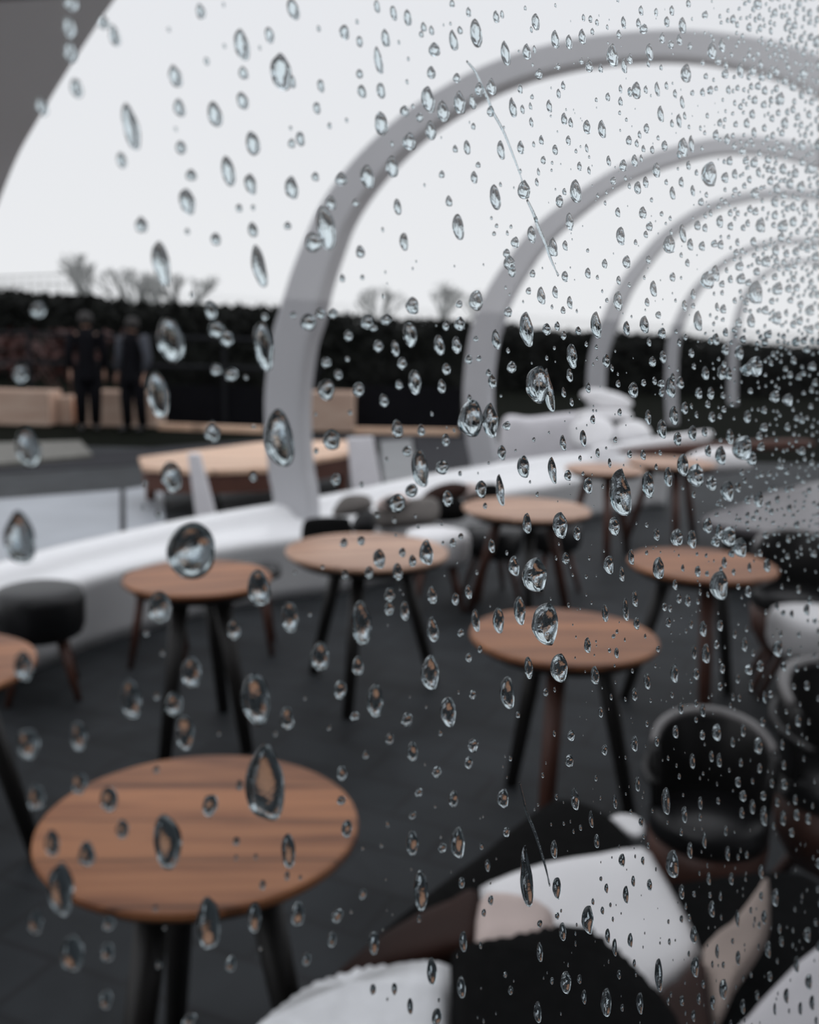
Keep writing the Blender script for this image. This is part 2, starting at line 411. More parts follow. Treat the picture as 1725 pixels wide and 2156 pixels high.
def post_slab(px, label, Y, th=.05):
    a = [gy(x, y, Y) for x, y in px]; z0 = min(p.z for p in a); c = sum(a, Vector())/4; c.z = 0
    b = [p-c for p in a]
    for p in b[2:]: p.z = 0.0
    o = bev(fixn(mesh('marker_post', *prism(b, (0, th, 0)), M['lilac'], None)), .012); o.location = c
    return tag(o, label, 'post')
post_slab([(394, 955), (420, 955), (468, 1110), (418, 1110)], 'slim white leaning post in front of the timber platform, left of the nearest arch leg', 7.6)
post_slab([(730, 922), (785, 920), (822, 1060), (752, 1060)], 'broad white leaning post between the nearest arch leg and the second one', 8.2)

def person(px, py, h, pose, label, mats, rz=0):
    b = gz(px, py, 0); k = h/1.75
    t = thing('person', label, 'person', b, rz)
    me = bpy.data.meshes.new('body'); bm = bmesh.new()
    sk = bm.verts.layers.skin.verify()
    V = {}
    def v(n, co, r, root=False):
        x = bm.verts.new(Vector(co)*k); V[n] = x; r = r*(.5 if n not in ('head', 'crown', 'neck') and not n.startswith('hd') else 1); x[sk].radius = (r*k, r*k); x[sk].use_root = root
    st_, arm = pose
    v('pel', (0, 0, .95), .15, True); v('waist', (0, 0, 1.12), .135); v('chest', (0, .01, 1.34), .165); v('neck', (0, 0, 1.50), .055); v('head', (0, -.02, 1.60), .085); v('crown', (0, -.01, 1.69), .075)
    for s, n in ((-1, 'l'), (1, 'r')):
        st2 = st_*s
        v('hip'+n, (.10*s, st2*.1, .90), .11); v('knee'+n, (.10*s+st_*.05*s, st2*.5-.02, .50), .075); v('ank'+n, (.10*s+st_*.09*s, st2*.9+.02, .09), .05); v('toe'+n, (.11*s+st_*.09*s, st2*.9-.14, .035), .035)
        v('sh'+n, (.19*s, 0, 1.42), .07); v('el'+n, (.25*s, -st2*arm+.02, 1.14), .05); v('wr'+n, (.24*s, -st2*arm*1.6-.06, .89), .033); v('hd'+n, (.24*s, -st2*arm*1.7-.09, .81), .036)
    for a, b2 in (('pel', 'waist'), ('waist', 'chest'), ('chest', 'neck'), ('neck', 'head'), ('head', 'crown')): bm.edges.new((V[a], V[b2]))
    for n in 'lr':
        for a, b2 in (('pel', 'hip'+n), ('hip'+n, 'knee'+n), ('knee'+n, 'ank'+n), ('ank'+n, 'toe'+n), ('chest', 'sh'+n), ('sh'+n, 'el'+n), ('el'+n, 'wr'+n), ('wr'+n, 'hd'+n)): bm.edges.new((V[a], V[b2]))
        w = V['hd'+n]; s = -1 if n == 'l' else 1
        for f in range(4):
            x = bm.verts.new(w.co+Vector((0.0, (f-1.5)*.022, -.055+.006*abs(f-1.5)))*k); x[sk].radius = (.010*k, .010*k)
            y = bm.verts.new(x.co+Vector((-.008*s, -.004, -.035))*k); y[sk].radius = (.008*k, .008*k); bm.edges.new((w, x)); bm.edges.new((x, y))
        x = bm.verts.new(w.co+Vector((-.01*s, -.045, -.02))*k); x[sk].radius = (.011*k, .011*k); bm.edges.new((w, x))
    bm.to_mesh(me); bm.free()
    o = bpy.data.objects.new('body', me); C.objects.link(o); o.parent = t
    o.modifiers.new('skin', 'SKIN').use_smooth_shade = True; sb = o.modifiers.new('sub', 'SUBSURF'); sb.levels = 2; sb.render_levels = 2
    me.materials.append(M['skin'])
    # coat, trousers, hair as close fitting layers
    def layer(nm, pts, rads, mt, fl=1.0):
        return mesh(nm, *tube([Vector(p)*k for p in pts], [r*k for r in rads], 20, fl), mt, t, True)
    layer('coat', [(0, 0, .72), (0, 0, .80), (0, 0, 1.0), (0, 0, 1.15), (0, .01, 1.36), (0, 0, 1.46), (0, 0, 1.52)], [.20, .20, .19, .175, .21, .16, .07], mats[0], .72)
    for s in (-1, 1):
        st2 = st_*s
        layer('sleeve', [(.17*s, 0, 1.44), (.19*s, 0, 1.42), (.25*s, -st2*arm+.02, 1.14), (.24*s, -st2*arm*1.6-.05, .92)], [.07, .085, .068, .052], mats[1])
        layer('trouser_leg', [(.09*s, st2*.1, .92), (.10*s+st_*.05*s, st2*.5-.02, .50), (.10*s+st_*.09*s, st2*.9+.02, .10)], [.125, .095, .075], M['cloth_dark'])
        layer('shoe', [(.10*s+st_*.09*s, st2*.9+.05, .05), (.11*s+st_*.09*s, st2*.9-.08, .045), (.11*s+st_*.09*s, st2*.9-.19, .03)], [.05, .05, .03], M['leather'])
    # head details
    hv, hf = lathe([(.01, 1.745), (.06, 1.735), (.095, 1.69), (.103, 1.64), (.098, 1.58), (.08, 1.545)], 18)
    mesh('hair', [Vector((x, y*1.05+.012, z))*k for x, y, z in hv], hf, M['hair'], t, True)
    return t
person(188, 906, 1.78, (.0, .04), 'person in dark clothes seen walking before the pale planters, left of the pair', (M['cloth_dark'], M['cloth_dark']), .35)
person(284, 908, 1.72, (.05, .05), 'person in dark clothes with a blue-grey sleeve, right of the pair of walkers', (M['cloth_dark'], M['cloth_blue']), -.3)

# ------------------------------------------------------------------ arches
TD = Vector((.41, .912, 0)).normalized()     # the tunnel's axis
def arch(trace, ref, D, tr, dp, label, anchor='arch', start_down=True):
    p0 = EYE+ray(*ref)*(D/ray(*ref).y)
    P = [gpl(x, y, p0, TD) for x, y in trace]
    P = [P[0]-Vector((0, 0, P[0].z))]+P if start_down else P
    P.append(Vector((P[-1].x, P[-1].y, 0)))
    P = smooth_open(P, 6)
    side = Vector((TD.y, -TD.x, 0))
    cen = sum(P, Vector())/len(P)
    vs, fs = [], []
    n = len(P); sec = [(0, 0), (0, dp), (tr, dp), (tr, 0)]
    rr = .03
    sec = [(0, rr), (0, dp-rr), (rr*.3, dp-rr*.3), (rr, dp), (tr-rr, dp), (tr-rr*.3, dp-rr*.3), (tr, dp-rr), (tr, rr), (tr-rr*.3, rr*.3), (tr-rr, 0), (rr, 0), (rr*.3, rr*.3)]
    zm = max(p.z for p in P)
    for i, p in enumerate(P):
        t = (P[min(i+1, n-1)]-P[max(i-1, 0)]).normalized(); nn = TD.cross(t).normalized()
        if nn.dot(cen-p) < 0: nn = -nn
        if i in (0, n-1): nn = Vector((nn.x, nn.y, 0)).normalized()
        tp = 1-.5*min(1, max(0, (p.z/zm-.55)/.45))
        for a, b in sec: vs.append(p+nn*a*tp+TD*b)
    K = len(sec)
    for i in range(n-1):
        for k in range(K):
            k2 = (k+1) % K; fs.append((i*K+k, i*K+k2, (i+1)*K+k2, (i+1)*K+k))
    fs.append(tuple(range(K))); fs.append(tuple((n-1)*K+k for k in range(K)))
    for v in vs: v.z = max(v.z, 0)
    o = fixn(mesh('canopy_arch', vs, fs, M['arch'], None, False, (P[0].x, P[0].y, 0)))
    return tag(o, label, 'arch', 'canopy arches spanning the terrace')
A1 = [(572, 1065), (562, 1000), (556, 930), (553, 850), (558, 780), (570, 700), (588, 640), (610, 570), (640, 495), (665, 440), (700, 385), (745, 330), (800, 275), (860, 225), (930, 180), (1000, 142), (1080, 110), (1160, 88), (1240, 72), (1330, 62), (1420, 58), (1520, 64), (1640, 85), (1760, 125), (1900, 195), (2020, 300), (2110, 430), (2160, 580), (2180, 740), (2180, 900)]
A2 = [(990, 985), (980, 930), (974, 870), (973, 820), (978, 760), (988, 700), (1008, 640), (1035, 590), (1062, 550), (1100, 500), (1140, 460), (1185, 425), (1240, 385), (1300, 350), (1380, 318), (1460, 296), (1540, 285), (1640, 290), (1750, 315), (1860, 365), (1960, 440), (2030, 530), (2060, 650), (2070, 800), (2070, 900)]
A3 = [(1240, 900), (1235, 850), (1238, 760), (1262, 680), (1300, 600), (1345, 540), (1400, 482), (1480, 430), (1560, 405), (1650, 395), (1760, 405), (1850, 440), (1920, 500), (1960, 590), (1975, 700), (1975, 830)]
A4 = [(1402, 880), (1400, 820), (1405, 720), (1430, 650), (1470, 590), (1530, 540), (1600, 510), (1700, 500), (1800, 520), (1870, 570), (1910, 650), (1920, 760), (1920, 830)]
A5 = [(1533, 880), (1532, 800), (1536, 720), (1550, 650), (1580, 595), (1640, 555), (1710, 545), (1780, 570), (1830, 630), (1850, 720), (1850, 820)]
A0 = [(-75, 900), (-70, 800), (-50, 700), (-30, 600), (0, 480), (28, 400), (60, 325), (100, 255), (150, 172), (200, 95), (265, 0), (340, -90), (450, -200), (620, -330), (850, -440), (1150, -500), (1500, -490), (1900, -400), (2150, -250), (2280, 0), (2340, 300), (2350, 700)]
arch(A1, (620, 850), 6.45, .29, .16, 'grey arch whose leg stands behind the white bench, nearest complete one')
arch(A2, (1000, 850), 9.7, .28, .16, 'grey arch second in the row, its leg left of the stacked white cushions')
arch(A3, (1250, 800), 13.6, .24, .14, 'grey arch third in the row, its leg rising behind the stacked white cushions')
arch(A4, (1415, 800), 18.5, .22, .12, 'faint grey arch fourth in the row, right of the stacked white cushions')
arch(A5, (1545, 800), 24, .22, .12, 'faintest and farthest grey arch, a thin upright at the right')
# nearest arch: its inner edge is traced, its body lies outside of it
def arch_outside(trace, ref, D, tr, dp, label):
    p0 = EYE+ray(*ref)*(D/ray(*ref).y); p1 = p0-TD*dp
    P = smooth_open([gpl(x, y, p0, TD) for x, y in trace], 6); n = len(P)
    P = [Vector((P[0].x-.05, P[0].y, 0))]+P+[Vector((P[-1].x, P[-1].y, 0))]; n = len(P)
    cen = sum(P, Vector())/n; vs, fs = [], []
    rr = .04; sec = [(0, -dp+rr), (0, -rr), (rr, 0), (tr-rr, 0), (tr, -rr), (tr, -dp+rr), (tr-rr, -dp), (rr, -dp)]
    for i, p in enumerate(P):
        t = (P[min(i+1, n-1)]-P[max(i-1, 0)]).normalized(); nn = TD.cross(t).normalized()
        if nn.dot(cen-p) > 0: nn = -nn
        for a, b in sec: vs.append(p+nn*a+TD*b)
    K = len(sec)
    for i in range(n-1):
        for k in range(K):
            k2 = (k+1) % K; fs.append((i*K+k, i*K+k2, (i+1)*K+k2, (i+1)*K+k))
    fs.append(tuple(range(K))); fs.append(tuple((n-1)*K+k for k in range(K)))
    for v in vs: v.z = max(v.z, 0)
    return tag(fixn(mesh('canopy_arch', vs, fs, M['arch'], None, False, (P[0].x, P[0].y, 0))), label, 'arch', 'canopy arches spanning the terrace')
arch_outside(A0, (0, 480), 3.6, .34, .62, 'dark grey arch filling the upper left corner, closest to the window')

# ------------------------------------------------------------------ white moulded bench
bp = [(-260, 1235, .34), (-120, 1208, .34), (0, 1180, .34), (100, 1153, .36), (200, 1130, .38), (300, 1108, .42), (400, 1088, .48), (500, 1071, .58), (600, 1055, .72), (700, 1038, .74), (800, 1018, .66), (900, 998, .60), (1000, 981, .68), (1100, 966, .68), (1200, 953, .68), (1290, 945, .66), (1370, 945, .6)]
path = smooth_open([Vector((*gz(x, y, .50).xy, w)) for x, y, w in bp], 5)
vs, fs = [], []; n = len(path)
for i, p in enumerate(path):
    w = p.z; q = Vector((p.x, p.y, 0))
    t = (path[min(i+1, n-1)]-path[max(i-1, 0)]); t.z = 0; t.normalize(); nn = Vector((t.y, -t.x, 0))
    prof = [(-.02, 0), (-.02, .475), (0, .495), (.05, .508), (.11, .506), (.16, .49), (.19, .46), (.215, .435), (.25, .425), (w-.06, .42), (w-.01, .41), (w+.01, .38), (w, .34), (w-.03, .22), (w-.05, .08), (w-.06, 0)]
    for a, z in prof: vs.append(q+nn*a+Vector((0, 0, z)))
K = len(prof)
for i in range(n-1):
    for k in range(K):
        k2 = (k+1) % K; fs.append((i*K+k, i*K+k2, (i+1)*K+k2, (i+1)*K+k))
fs.append(tuple(range(K))); fs.append(tuple((n-1)*K+k for k in range(K)))
wb = fixn(mesh('curved_bench', vs, fs, M['white'], None, True, (path[0].x, path[0].y, 0)))
tag(wb, 'long glossy white moulded bench sweeping from the left edge behind the tables', 'bench')

# ------------------------------------------------------------------ tables
TH = .68
def make_table(R, x, y, legs, label, rz=0, dark=(1, 1, 1), lr=.034, top='top'):
    t = thing('round_table', label, 'table', (x, y, 0), 0, 'round wooden bistro tables')
    v, f = lathe([(.001, TH-.026), (R-.02, TH-.026), (R-.006, TH-.022), (R, TH-.012), (R-.002, TH-.003), (R-.008, TH), (.001, TH)], 72)
    o = mesh('tabletop', v, f, M[top], t); o.rotation_euler = (0, 0, rz)
    v, f = lathe([(.001, TH-.06), (R-.06, TH-.06), (R-.035, TH-.045), (R-.022, TH-.027), (.001, TH-.027)], 64)
    mesh('under_frame', v, f, M['leg_dark'], t)
    for a, dk in zip(legs, dark):
        a = math.radians(a); d = Vector((math.cos(a), math.sin(a), 0))
        mesh('leg', *tube([d*R*.45+Vector((0, 0, TH-.058)), d*R*.92+Vector((0, 0, 0))], [lr, lr*.72], 16), M['leg_dark'] if dk else M['leg_brown'], t, True)
    return t
make_table(.328, -.418, 1.904, (-112, -28, 115), 'round wooden table in the left foreground, largest and nearest in view', .05, lr=.036)
make_table(.318, .533, 3.246, (115, 15, -105), 'round wooden table right of centre, with a big raindrop over its top', .1, (1, 1, 0))
make_table(.375, -.19, 4.463, (-100, 20, 140), 'wide sky-paled round table in the middle, in front of the belongings on the bench', .3, top='top_sky_paled')
make_table(.370, .674, 5.649, (-90, 30, 150), 'round table behind the middle, left of the long teardrop on the glass', .2, (1, 0, 0), top='top_sky_paled')
make_table(.327, 1.319, 4.355, (165, -95, 40), 'reddish round table at the right among the densest raindrops', .2, (1, 0, 1))
make_table(.296, -.85, 3.903, (-108, -35, 80), 'small round table in front of the white bench, under the large round raindrop', .4, lr=.036)
make_table(.297, 1.455, 7.388, (-90, 30, 150), 'small far round table at the end of the white bench', .2, (0, 0, 0), top='top_sky_paled')
make_table(.348, 2.074, 7.871, (-90, 30, 150), 'farthest round table, overlapping the small one at the bench end', .2, (0, 0, 0), top='top_sky_paled')
make_table(.33, -1.44, 2.80, (-100, 20, 140), 'round table cut off by the left edge, only its rim in view', .3)

# ------------------------------------------------------------------ stools
def make_stool(seat, legm, label, loc, rz=0, R=.2, H=.47, th=.19):
    t = thing('upholstered_stool', label, 'stool', loc, rz, 'upholstered stools with splayed legs')
    v, f = lathe([(.001, H-th), (R-.05, H-th), (R-.015, H-th+.02), (R, H-th+.06), (R+.002, H-.05), (R-.012, H-.012), (R-.05, H), (R*.5, H+.006), (.001, H+.008)], 48)
    mesh('seat', v, f, seat, t, True)
    for k in range(4):
        a = PI/4+k*PI/2; d = Vector((math.cos(a), math.sin(a), 0))
        mesh('leg', *tube([d*R*.6+Vector((0, 0, H-th+.005)), d*R*1.08], [.022, .014], 12), legm, t, True)
    return t
s0 = make_stool(M['leather'], M['leg_brown'], 'black padded stool with brown splayed legs against the white bench at the left', gz(95, 1380, 0), .35, .195, .50, .23)
def st(seat, label, px, py, rz=0, R=.2, H=.47, th=.19):
    p = gz(px, py, H); return make_stool(seat, M['leg_brown'], label, (p.x, p.y, 0), rz, R, H, th)
s0.location = gz(82, 1236, .50); s0.location.z = 0
st(M['leather'], 'stool hidden behind the small round table, only its brown legs showing at the left', 332, 1206, .2, .175, .45, .07)
st(M['leather'], 'stool right of the small round table, its legs showing before the white bench', 520, 1190, .1, .175, .45, .07)
st(M['white_fab'], 'white padded stool tucked against the right side of the wide middle table', 922, 1118, .1, .2, .47)
st(M['leather'], 'dark stool under the table behind the middle', 1165, 1098, .3, .19, .45)
st(M['white_fab'], 'white round stool cut off by the right edge', 1722, 1290, .1, .21, .47)
st(M['leather'], 'dark stool in the shade between the wide middle table and the one behind it', 1040, 1110, .3, .18, .45)

# ------------------------------------------------------------------ tub chairs
def make_chair(label, px, py, rz, wood_low=True, s=1.0):
    p = gz(px, py, .74*s); t = thing('tub_chair', label, 'chair', (p.x, p.y, 0), rz, 'dark tub chairs'); t.scale = (s, s, s)
    def arc(r, z0, z1, th, a0, a1, lean=0., drop=0., n=36, rw=.012):
        vs, fs = [], []
        for i in range(n+1):
            u = i/n; a = math.radians(a0+(a1-a0)*u); e = abs(2*u-1)
            zt = z1-drop*e**2.2
            sec = [(r-th/2, z0), (r-th/2+lean*.5, (z0+zt)/2), (r-th/2+lean, zt-rw), (r-th/2+lean+rw*.5, zt), (r+th/2+lean-rw*.5, zt), (r+th/2+lean, zt-rw), (r+th/2+lean*.5, (z0+zt)/2), (r+th/2, z0)]
            for q, z in sec: vs.append((q*math.cos(a), q*math.sin(a), z))
        K = 8
        for i in range(n):
            for k in range(K):
                k2 = (k+1) % K; fs.append((i*K+k, i*K+k2, (i+1)*K+k2, (i+1)*K+k))
        fs.append(tuple(range(K))); fs.append(tuple(n*K+k for k in range(K)))
        return vs, fs
    fixn(mesh('backrest', *arc(.165, .47, .74, .035, -5, 185, .02, .07), M['shell'], t, True))
    fixn(mesh('arm_rail', *arc(.205, .60, .65, .03, -25, 205, .0, .05), M['shell'], t, True))
    rr_ = []
    for i in range(37):
        u = i/36; a = math.radians(5+170*u); e = abs(2*u-1); rr_.append(((.185)*math.cos(a), (.185)*math.sin(a), .742-.07*(e*.9)**2.2))
    o = mesh('rim_gleam', *tube(rr_, [.012+.010*math.sin(PI*i/36) for i in range(37)], 12, .8), M['rail'], t, True); o['label'] = 'pale painted sky gleam along the rim'  # added strip that carries the painted sky gleam of the black rim
    v, f = lathe([(.001, .40), (.16, .40), (.185, .41), (.188, .46), (.172, .488), (.001, .495)], 40); mesh('seat', v, f, M['leather'], t, True)
    v, f = lathe([(.001, .16), (.06, .16), (.13, .20), (.175, .28), (.188, .399), (.001, .399)], 40); mesh('seat_shell', v, f, M['leg_brown'], t, True)
    for k in range(4):
        a = PI/4+k*PI/2; d = Vector((math.cos(a), math.sin(a), 0))
        mesh('leg', *tube([d*.10+Vector((0, 0, .20)), d*.21], [.022, .015], 12), M['leg_brown'], t, True)
    return t
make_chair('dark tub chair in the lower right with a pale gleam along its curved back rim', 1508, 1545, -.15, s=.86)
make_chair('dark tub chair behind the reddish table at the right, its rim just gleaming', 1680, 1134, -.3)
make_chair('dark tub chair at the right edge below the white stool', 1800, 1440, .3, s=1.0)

# grey low table at the right edge
g = [gz(x, y, .45) for x, y in ((1478, 1092), (1560, 1060), (1640, 1032), (1760, 1008), (1900, 1010), (1900, 1110), (1730, 1122), (1570, 1112))]
c0 = sum(g, Vector())/len(g); c0.z = 0; t = thing('low_table', 'broad wet grey low table at the right edge behind the densest raindrops', 'table', c0)
gg = smooth_loop([p-c0 for p in g], 4)
bev(fixn(mesh('tabletop', *prism([p-Vector((0, 0, .05)) for p in gg], (0, 0, .05)), M['greytop'], t)), .01)
fixn(mesh('base', *prism([Vector((p.x*.8, p.y*.8, 0)) for p in gg], (0, 0, .398)), M['shell'], t))

# ------------------------------------------------------------------ belongings on the bench
BN = Vector((-.25, -.9, .35)).normalized()
def lump(name, px, zc, dist_y, thick, mt, label, cat, nrm=BN, jag=0):
    cx = sum(p[0] for p in px)/len(px); cy = sum(p[1] for p in px)/len(px)
    p0 = gz(cx, cy, zc)
    if dist_y: p0 = gy(cx, cy, dist_y)
    P = smooth_loop([gpl(x, y, p0, nrm) for x, y in px], 5)
    c = sum(P, Vector())/len(P)
    o = weld(mesh(name, *cushion(P, nrm, thick, jag=jag), mt, None, True, c))
    return tag(o, label, cat)
lump('bolster_cushion', [(638, 1102), (660, 1090), (715, 1088), (738, 1096), (736, 1148), (690, 1155), (640, 1148)], .52, 0, .12, M['fur_black'], 'black bolster cushion on the white bench, left of the brown-grey blanket', 'cushion')
lump('throw_blanket', [(702, 1086), (712, 1058), (735, 1042), (775, 1044), (785, 1066), (760, 1082)], .58, 0, .12, M['greyfab'], 'folded brown-grey blanket on the bench beside the black bolster cushion', 'blanket')
lump('handbag', [(740, 1118), (752, 1085), (775, 1072), (790, 1085), (788, 1120)], .50, 0, .10, M['leather'], 'small black bag upright beside the brown-grey blanket', 'bag')
lump('seat_cushion', [(785, 1112), (795, 1068), (850, 1052), (918, 1050), (922, 1095), (880, 1108)], .50, 0, .14, M['greyfab'], 'dusty grey cushion leaning on the white bench behind the wide table', 'cushion')
lump('scarf', [(790, 1065), (810, 1046), (850, 1040), (862, 1052), (845, 1064), (810, 1072)], .58, 0, .07, M['pink'], 'crumpled pale scarf on top of the dusty grey cushion', 'scarf')
lump('knit_cap', [(805, 1058), (822, 1044), (845, 1050), (850, 1066), (825, 1070)], .58, 0, .08, M['leather'], 'black cap lying on the crumpled pale scarf', 'cap')
lump('leather_jacket', [(880, 1060), (905, 1030), (950, 1015), (985, 1022), (975, 1045), (930, 1056)], .56, 0, .10, M['brown_leather'], 'brown leather jacket draped over the white bench edge', 'jacket')
lump('backpack', [(915, 1095), (920, 1062), (940, 1048), (972, 1052), (985, 1080), (965, 1096)], .50, 0, .18, M['fur_black'], 'black backpack below the brown leather jacket', 'bag')
lump('folded_towel', [(960, 1048), (968, 1022), (1000, 1018), (1008, 1036), (985, 1050)], .56, 0, .06, M['pink'], 'folded pale pinkish towel right of the leather jacket', 'towel')
lump('black_cushion', [(975, 1055), (1000, 1025), (1045, 1018), (1052, 1045), (1010, 1060)], .54, 0, .10, M['fur_black'], 'black cushion on the bench left of the table behind the middle', 'cushion')

# white lounge group far right of bench
BW = Vector((-.15, -.97, .15)).normalized()
lump('backrest_panel', [(1058, 885), (1120, 878), (1235, 868), (1250, 900), (1252, 1010), (1150, 1014), (1060, 1014)], 0, 10.6, .10, M['lilac'], 'pale lilac backrest panel right of the second arch leg', 'panel', Vector((0, -1, .05)))
for px, yy, th, lb in (
        ([(1222, 832), (1250, 818), (1300, 828), (1332, 846), (1318, 862), (1262, 858)], 10.2, .16, 'topmost white lounge cushion of the stack'),
        ([(1216, 868), (1260, 860), (1318, 862), (1330, 880), (1280, 886), (1225, 888)], 10.2, .18, 'second white lounge cushion from the top of the stack'),
        ([(1205, 892), (1250, 876), (1290, 892), (1288, 930), (1250, 944), (1205, 938)], 10.05, .2, 'white lounge cushion at the left of the stack'),
        ([(1290, 905), (1320, 884), (1358, 892), (1372, 920), (1330, 928), (1298, 926)], 10.1, .2, 'white lounge cushion at the right of the stack'),
        ([(1240, 945), (1330, 928), (1440, 912), (1500, 908), (1470, 945), (1330, 958)], 9.65, .25, 'long white seat cushion under the stack')):
    lump('lounge_cushion', px, 0, yy, th, M['white_fab'], lb, 'cushion', BW)['group'] = 'white cushions stacked behind the bench'
lump('timber_seat', [(1300, 950), (1420, 935), (1560, 928), (1700, 925), (1700, 945), (1560, 950), (1400, 962)], 0, 9.3, .14, M['leg_brown'], 'brown timber seat edge below the stacked white cushions', 'bench', BW)
lump('lounge_cushion', [(1445, 962), (1500, 942), (1570, 948), (1580, 985), (1500, 1000), (1450, 990)], 0, 8.2, .3, M['white_fab'], 'white rounded cushion right of the farthest table', 'cushion', BW)

# ------------------------------------------------------------------ low armchair with cushions in the bottom right corner
Z = Vector((0, -.12, 1)).normalized()
def flat(name, px, z, thick, mt, label=None, cat=None, parent=None, jag=0, per=5, power=5, nrm=Z):
    cx = sum(p[0] for p in px)/len(px); cy = sum(p[1] for p in px)/len(px); p0 = gz(cx, cy, z)
    P = [gpl(x, y, p0, nrm) for x, y in px]
    if per > 1: P = smooth_loop(P, per)
    c = sum(P, Vector())/len(P)
    o = weld(mesh(name, *cushion(P, nrm, thick, power, jag=jag), mt, parent, True, c))
    return tag(o, label, cat) if label else o
arm_c = gz(1200, 2000, 0)
ac = thing('lounge_armchair', 'low black lounge armchair filling the lower right corner, covered with cushions', 'armchair', arm_c)
sb_ = flat('seat_body', [(600, 2170), (700, 2062), (800, 1966), (900, 1885), (1000, 1812), (1085, 1742), (1165, 1694), (1250, 1716), (1320, 1775), (1385, 1880), (1480, 1975), (1600, 1940), (1720, 1870), (1800, 1930), (1850, 2100), (1800, 2300), (1300, 2420), (800, 2350)], .38, .16, M['fur_black'])
sb_.parent = ac; sb_.location = sb_.location-Vector(arm_c)
for x, y in ((800, 2180), (1150, 1850), (1650, 2000), (1300, 2300)):
    p = gz(x, y, .38)-arm_c; mesh('leg', *tube([(p.x, p.y, .36), (p.x, p.y, 0)], [.025, .018], 12), M['leg_brown'], ac, True)
br_ = flat('leather_edge', [(660, 2110), (760, 2010), (880, 1935), (960, 1900), (1010, 1880), (1015, 1990), (930, 2025), (800, 2060)], .45, .06, M['brown_leather'])
br_.parent = ac; br_.location = br_.location-Vector(arm_c); br_['label'] = 'brown leather edge'
def edge_fur(px, jagpx, seed):
    """the outline with tufts: extra points in and out along the furry edge"""
    r = random.Random(seed); out = []
    for i, (a, b, fuzzy) in enumerate(px):
        a2, b2, _ = px[(i+1) % len(px)]
        if not fuzzy: out.append((a, b)); continue
        n = max(2, int(math.hypot(a2-a, b2-b)/14))
        for k in range(n):
            t = k/n; s = jagpx if k % 2 else -jagpx*.4
            nx, ny = (b2-b), -(a2-a); L = math.hypot(nx, ny) or 1
            out.append((a+(a2-a)*t+nx/L*s*r.uniform(.5, 1.2), b+(b2-b)*t+ny/L*s*r.uniform(.5, 1.2)))
    return out
flat('fur_cushion', edge_fur([(520, 2190, 1), (640, 2095, 1), (740, 2056, 1), (850, 2046, 1), (948, 2034, 0), (950, 2100, 0), (955, 2300, 0), (520, 2300, 0)], 9, 1), .53, .05, M['fur_white'], 'fluffy white cushion at the bottom edge, left of the black one', 'cushion', per=1)
flat('white_pillow', [(1012, 1890), (1030, 1858), (1150, 1816), (1260, 1798), (1352, 1784), (1385, 1822), (1440, 1920), (1478, 2008), (1445, 2055), (1404, 2092), (1370, 2112), (1200, 2090), (1060, 2020)], .50, .05, M['white_fab'], 'smooth white square pillow in the lower right, sprinkled with dark raindrops', 'pillow', per=2)
flat('pale_pillow', [(1000, 1985), (1010, 1900), (1035, 1888), (1100, 1895), (1165, 1925), (1150, 1985), (1020, 2010)], .55, .05, M['pink'], 'pale pinkish corner of a pillow between the white and the black ones', 'pillow', per=2)
flat('fur_cushion', edge_fur([(950, 2005, 1), (1060, 1985, 1), (1180, 1958, 0), (1235, 1962, 1), (1300, 2010, 1), (1390, 2105, 1), (1440, 2170, 0), (1440, 2320, 0), (950, 2320, 0)], 7, 2), .58, .06, M['fur_black'], 'fluffy black cushion at the bottom edge between the two white ones', 'cushion', per=1)
flat('brown_cushion', [(1375, 2110), (1420, 2075), (1478, 2020), (1490, 2080), (1500, 2220), (1470, 2300), (1420, 2220)], .52, .05, M['brown_leather'], 'dark brown cushion corner below the smooth white pillow', 'cushion', per=2)
flat('taupe_pillow', [(1480, 2000), (1540, 1950), (1600, 1870), (1618, 1850), (1622, 1950), (1600, 2010), (1545, 2090), (1505, 2180), (1490, 2120)], .52, .05, M['taupe'], 'taupe and grey pillow wedge right of the smooth white pillow', 'pillow', per=2)
flat('grey_throw', [(1500, 2260), (1560, 2160), (1640, 2070), (1725, 1995), (1900, 1900), (1900, 2260)], .50, .05, M['lilac'], 'pale grey throw in the bottom right corner', 'blanket', per=2)
flat('white_napkin', [(1285, 1722), (1315, 1716), (1352, 1728), (1356, 1758), (1335, 1764), (1305, 1744)], .46, .02, M['white_fab'], 'small white cloth on the far rim of the black armchair', 'cloth', per=2)

# ------------------------------------------------------------------ the window pane
S0 = .30
def zdepth(px): return S0/(1+(1250-px)*.0008)
# two known points of the pane and its plane (upright direction = the camera's up)
Pa = EYE+ray(1250, 1078)*zdepth(1250); Pb = EYE+ray(400, 1078)*zdepth(400)
UD = (Pa-Pb).normalized(); VD = UP.copy(); PN = UD.cross(VD).normalized()
if PN.dot(Pa-EYE) < 0: PN = -PN            # PN points outdoors
VD = PN.cross(UD).normalized()
if VD.z < 0: VD = -VD
def pane(px, py):
    d = ray(px, py); return EYE+d*((Pa-EYE).dot(PN)/d.dot(PN))
lo = -(CAMH-.02)/VD.z
def pv(u, v, w=0): return Pa+UD*u+VD*v+PN*w
pg = prism([pv(-1.3, lo, -.006), pv(2.6, lo, -.006), pv(2.6, 1.5, -.006), pv(-1.3, 1.5, -.006)], PN*.006)
w1 = fixn(mesh('window_1', *pg, M['pane'])); w1['kind'] = 'structure'

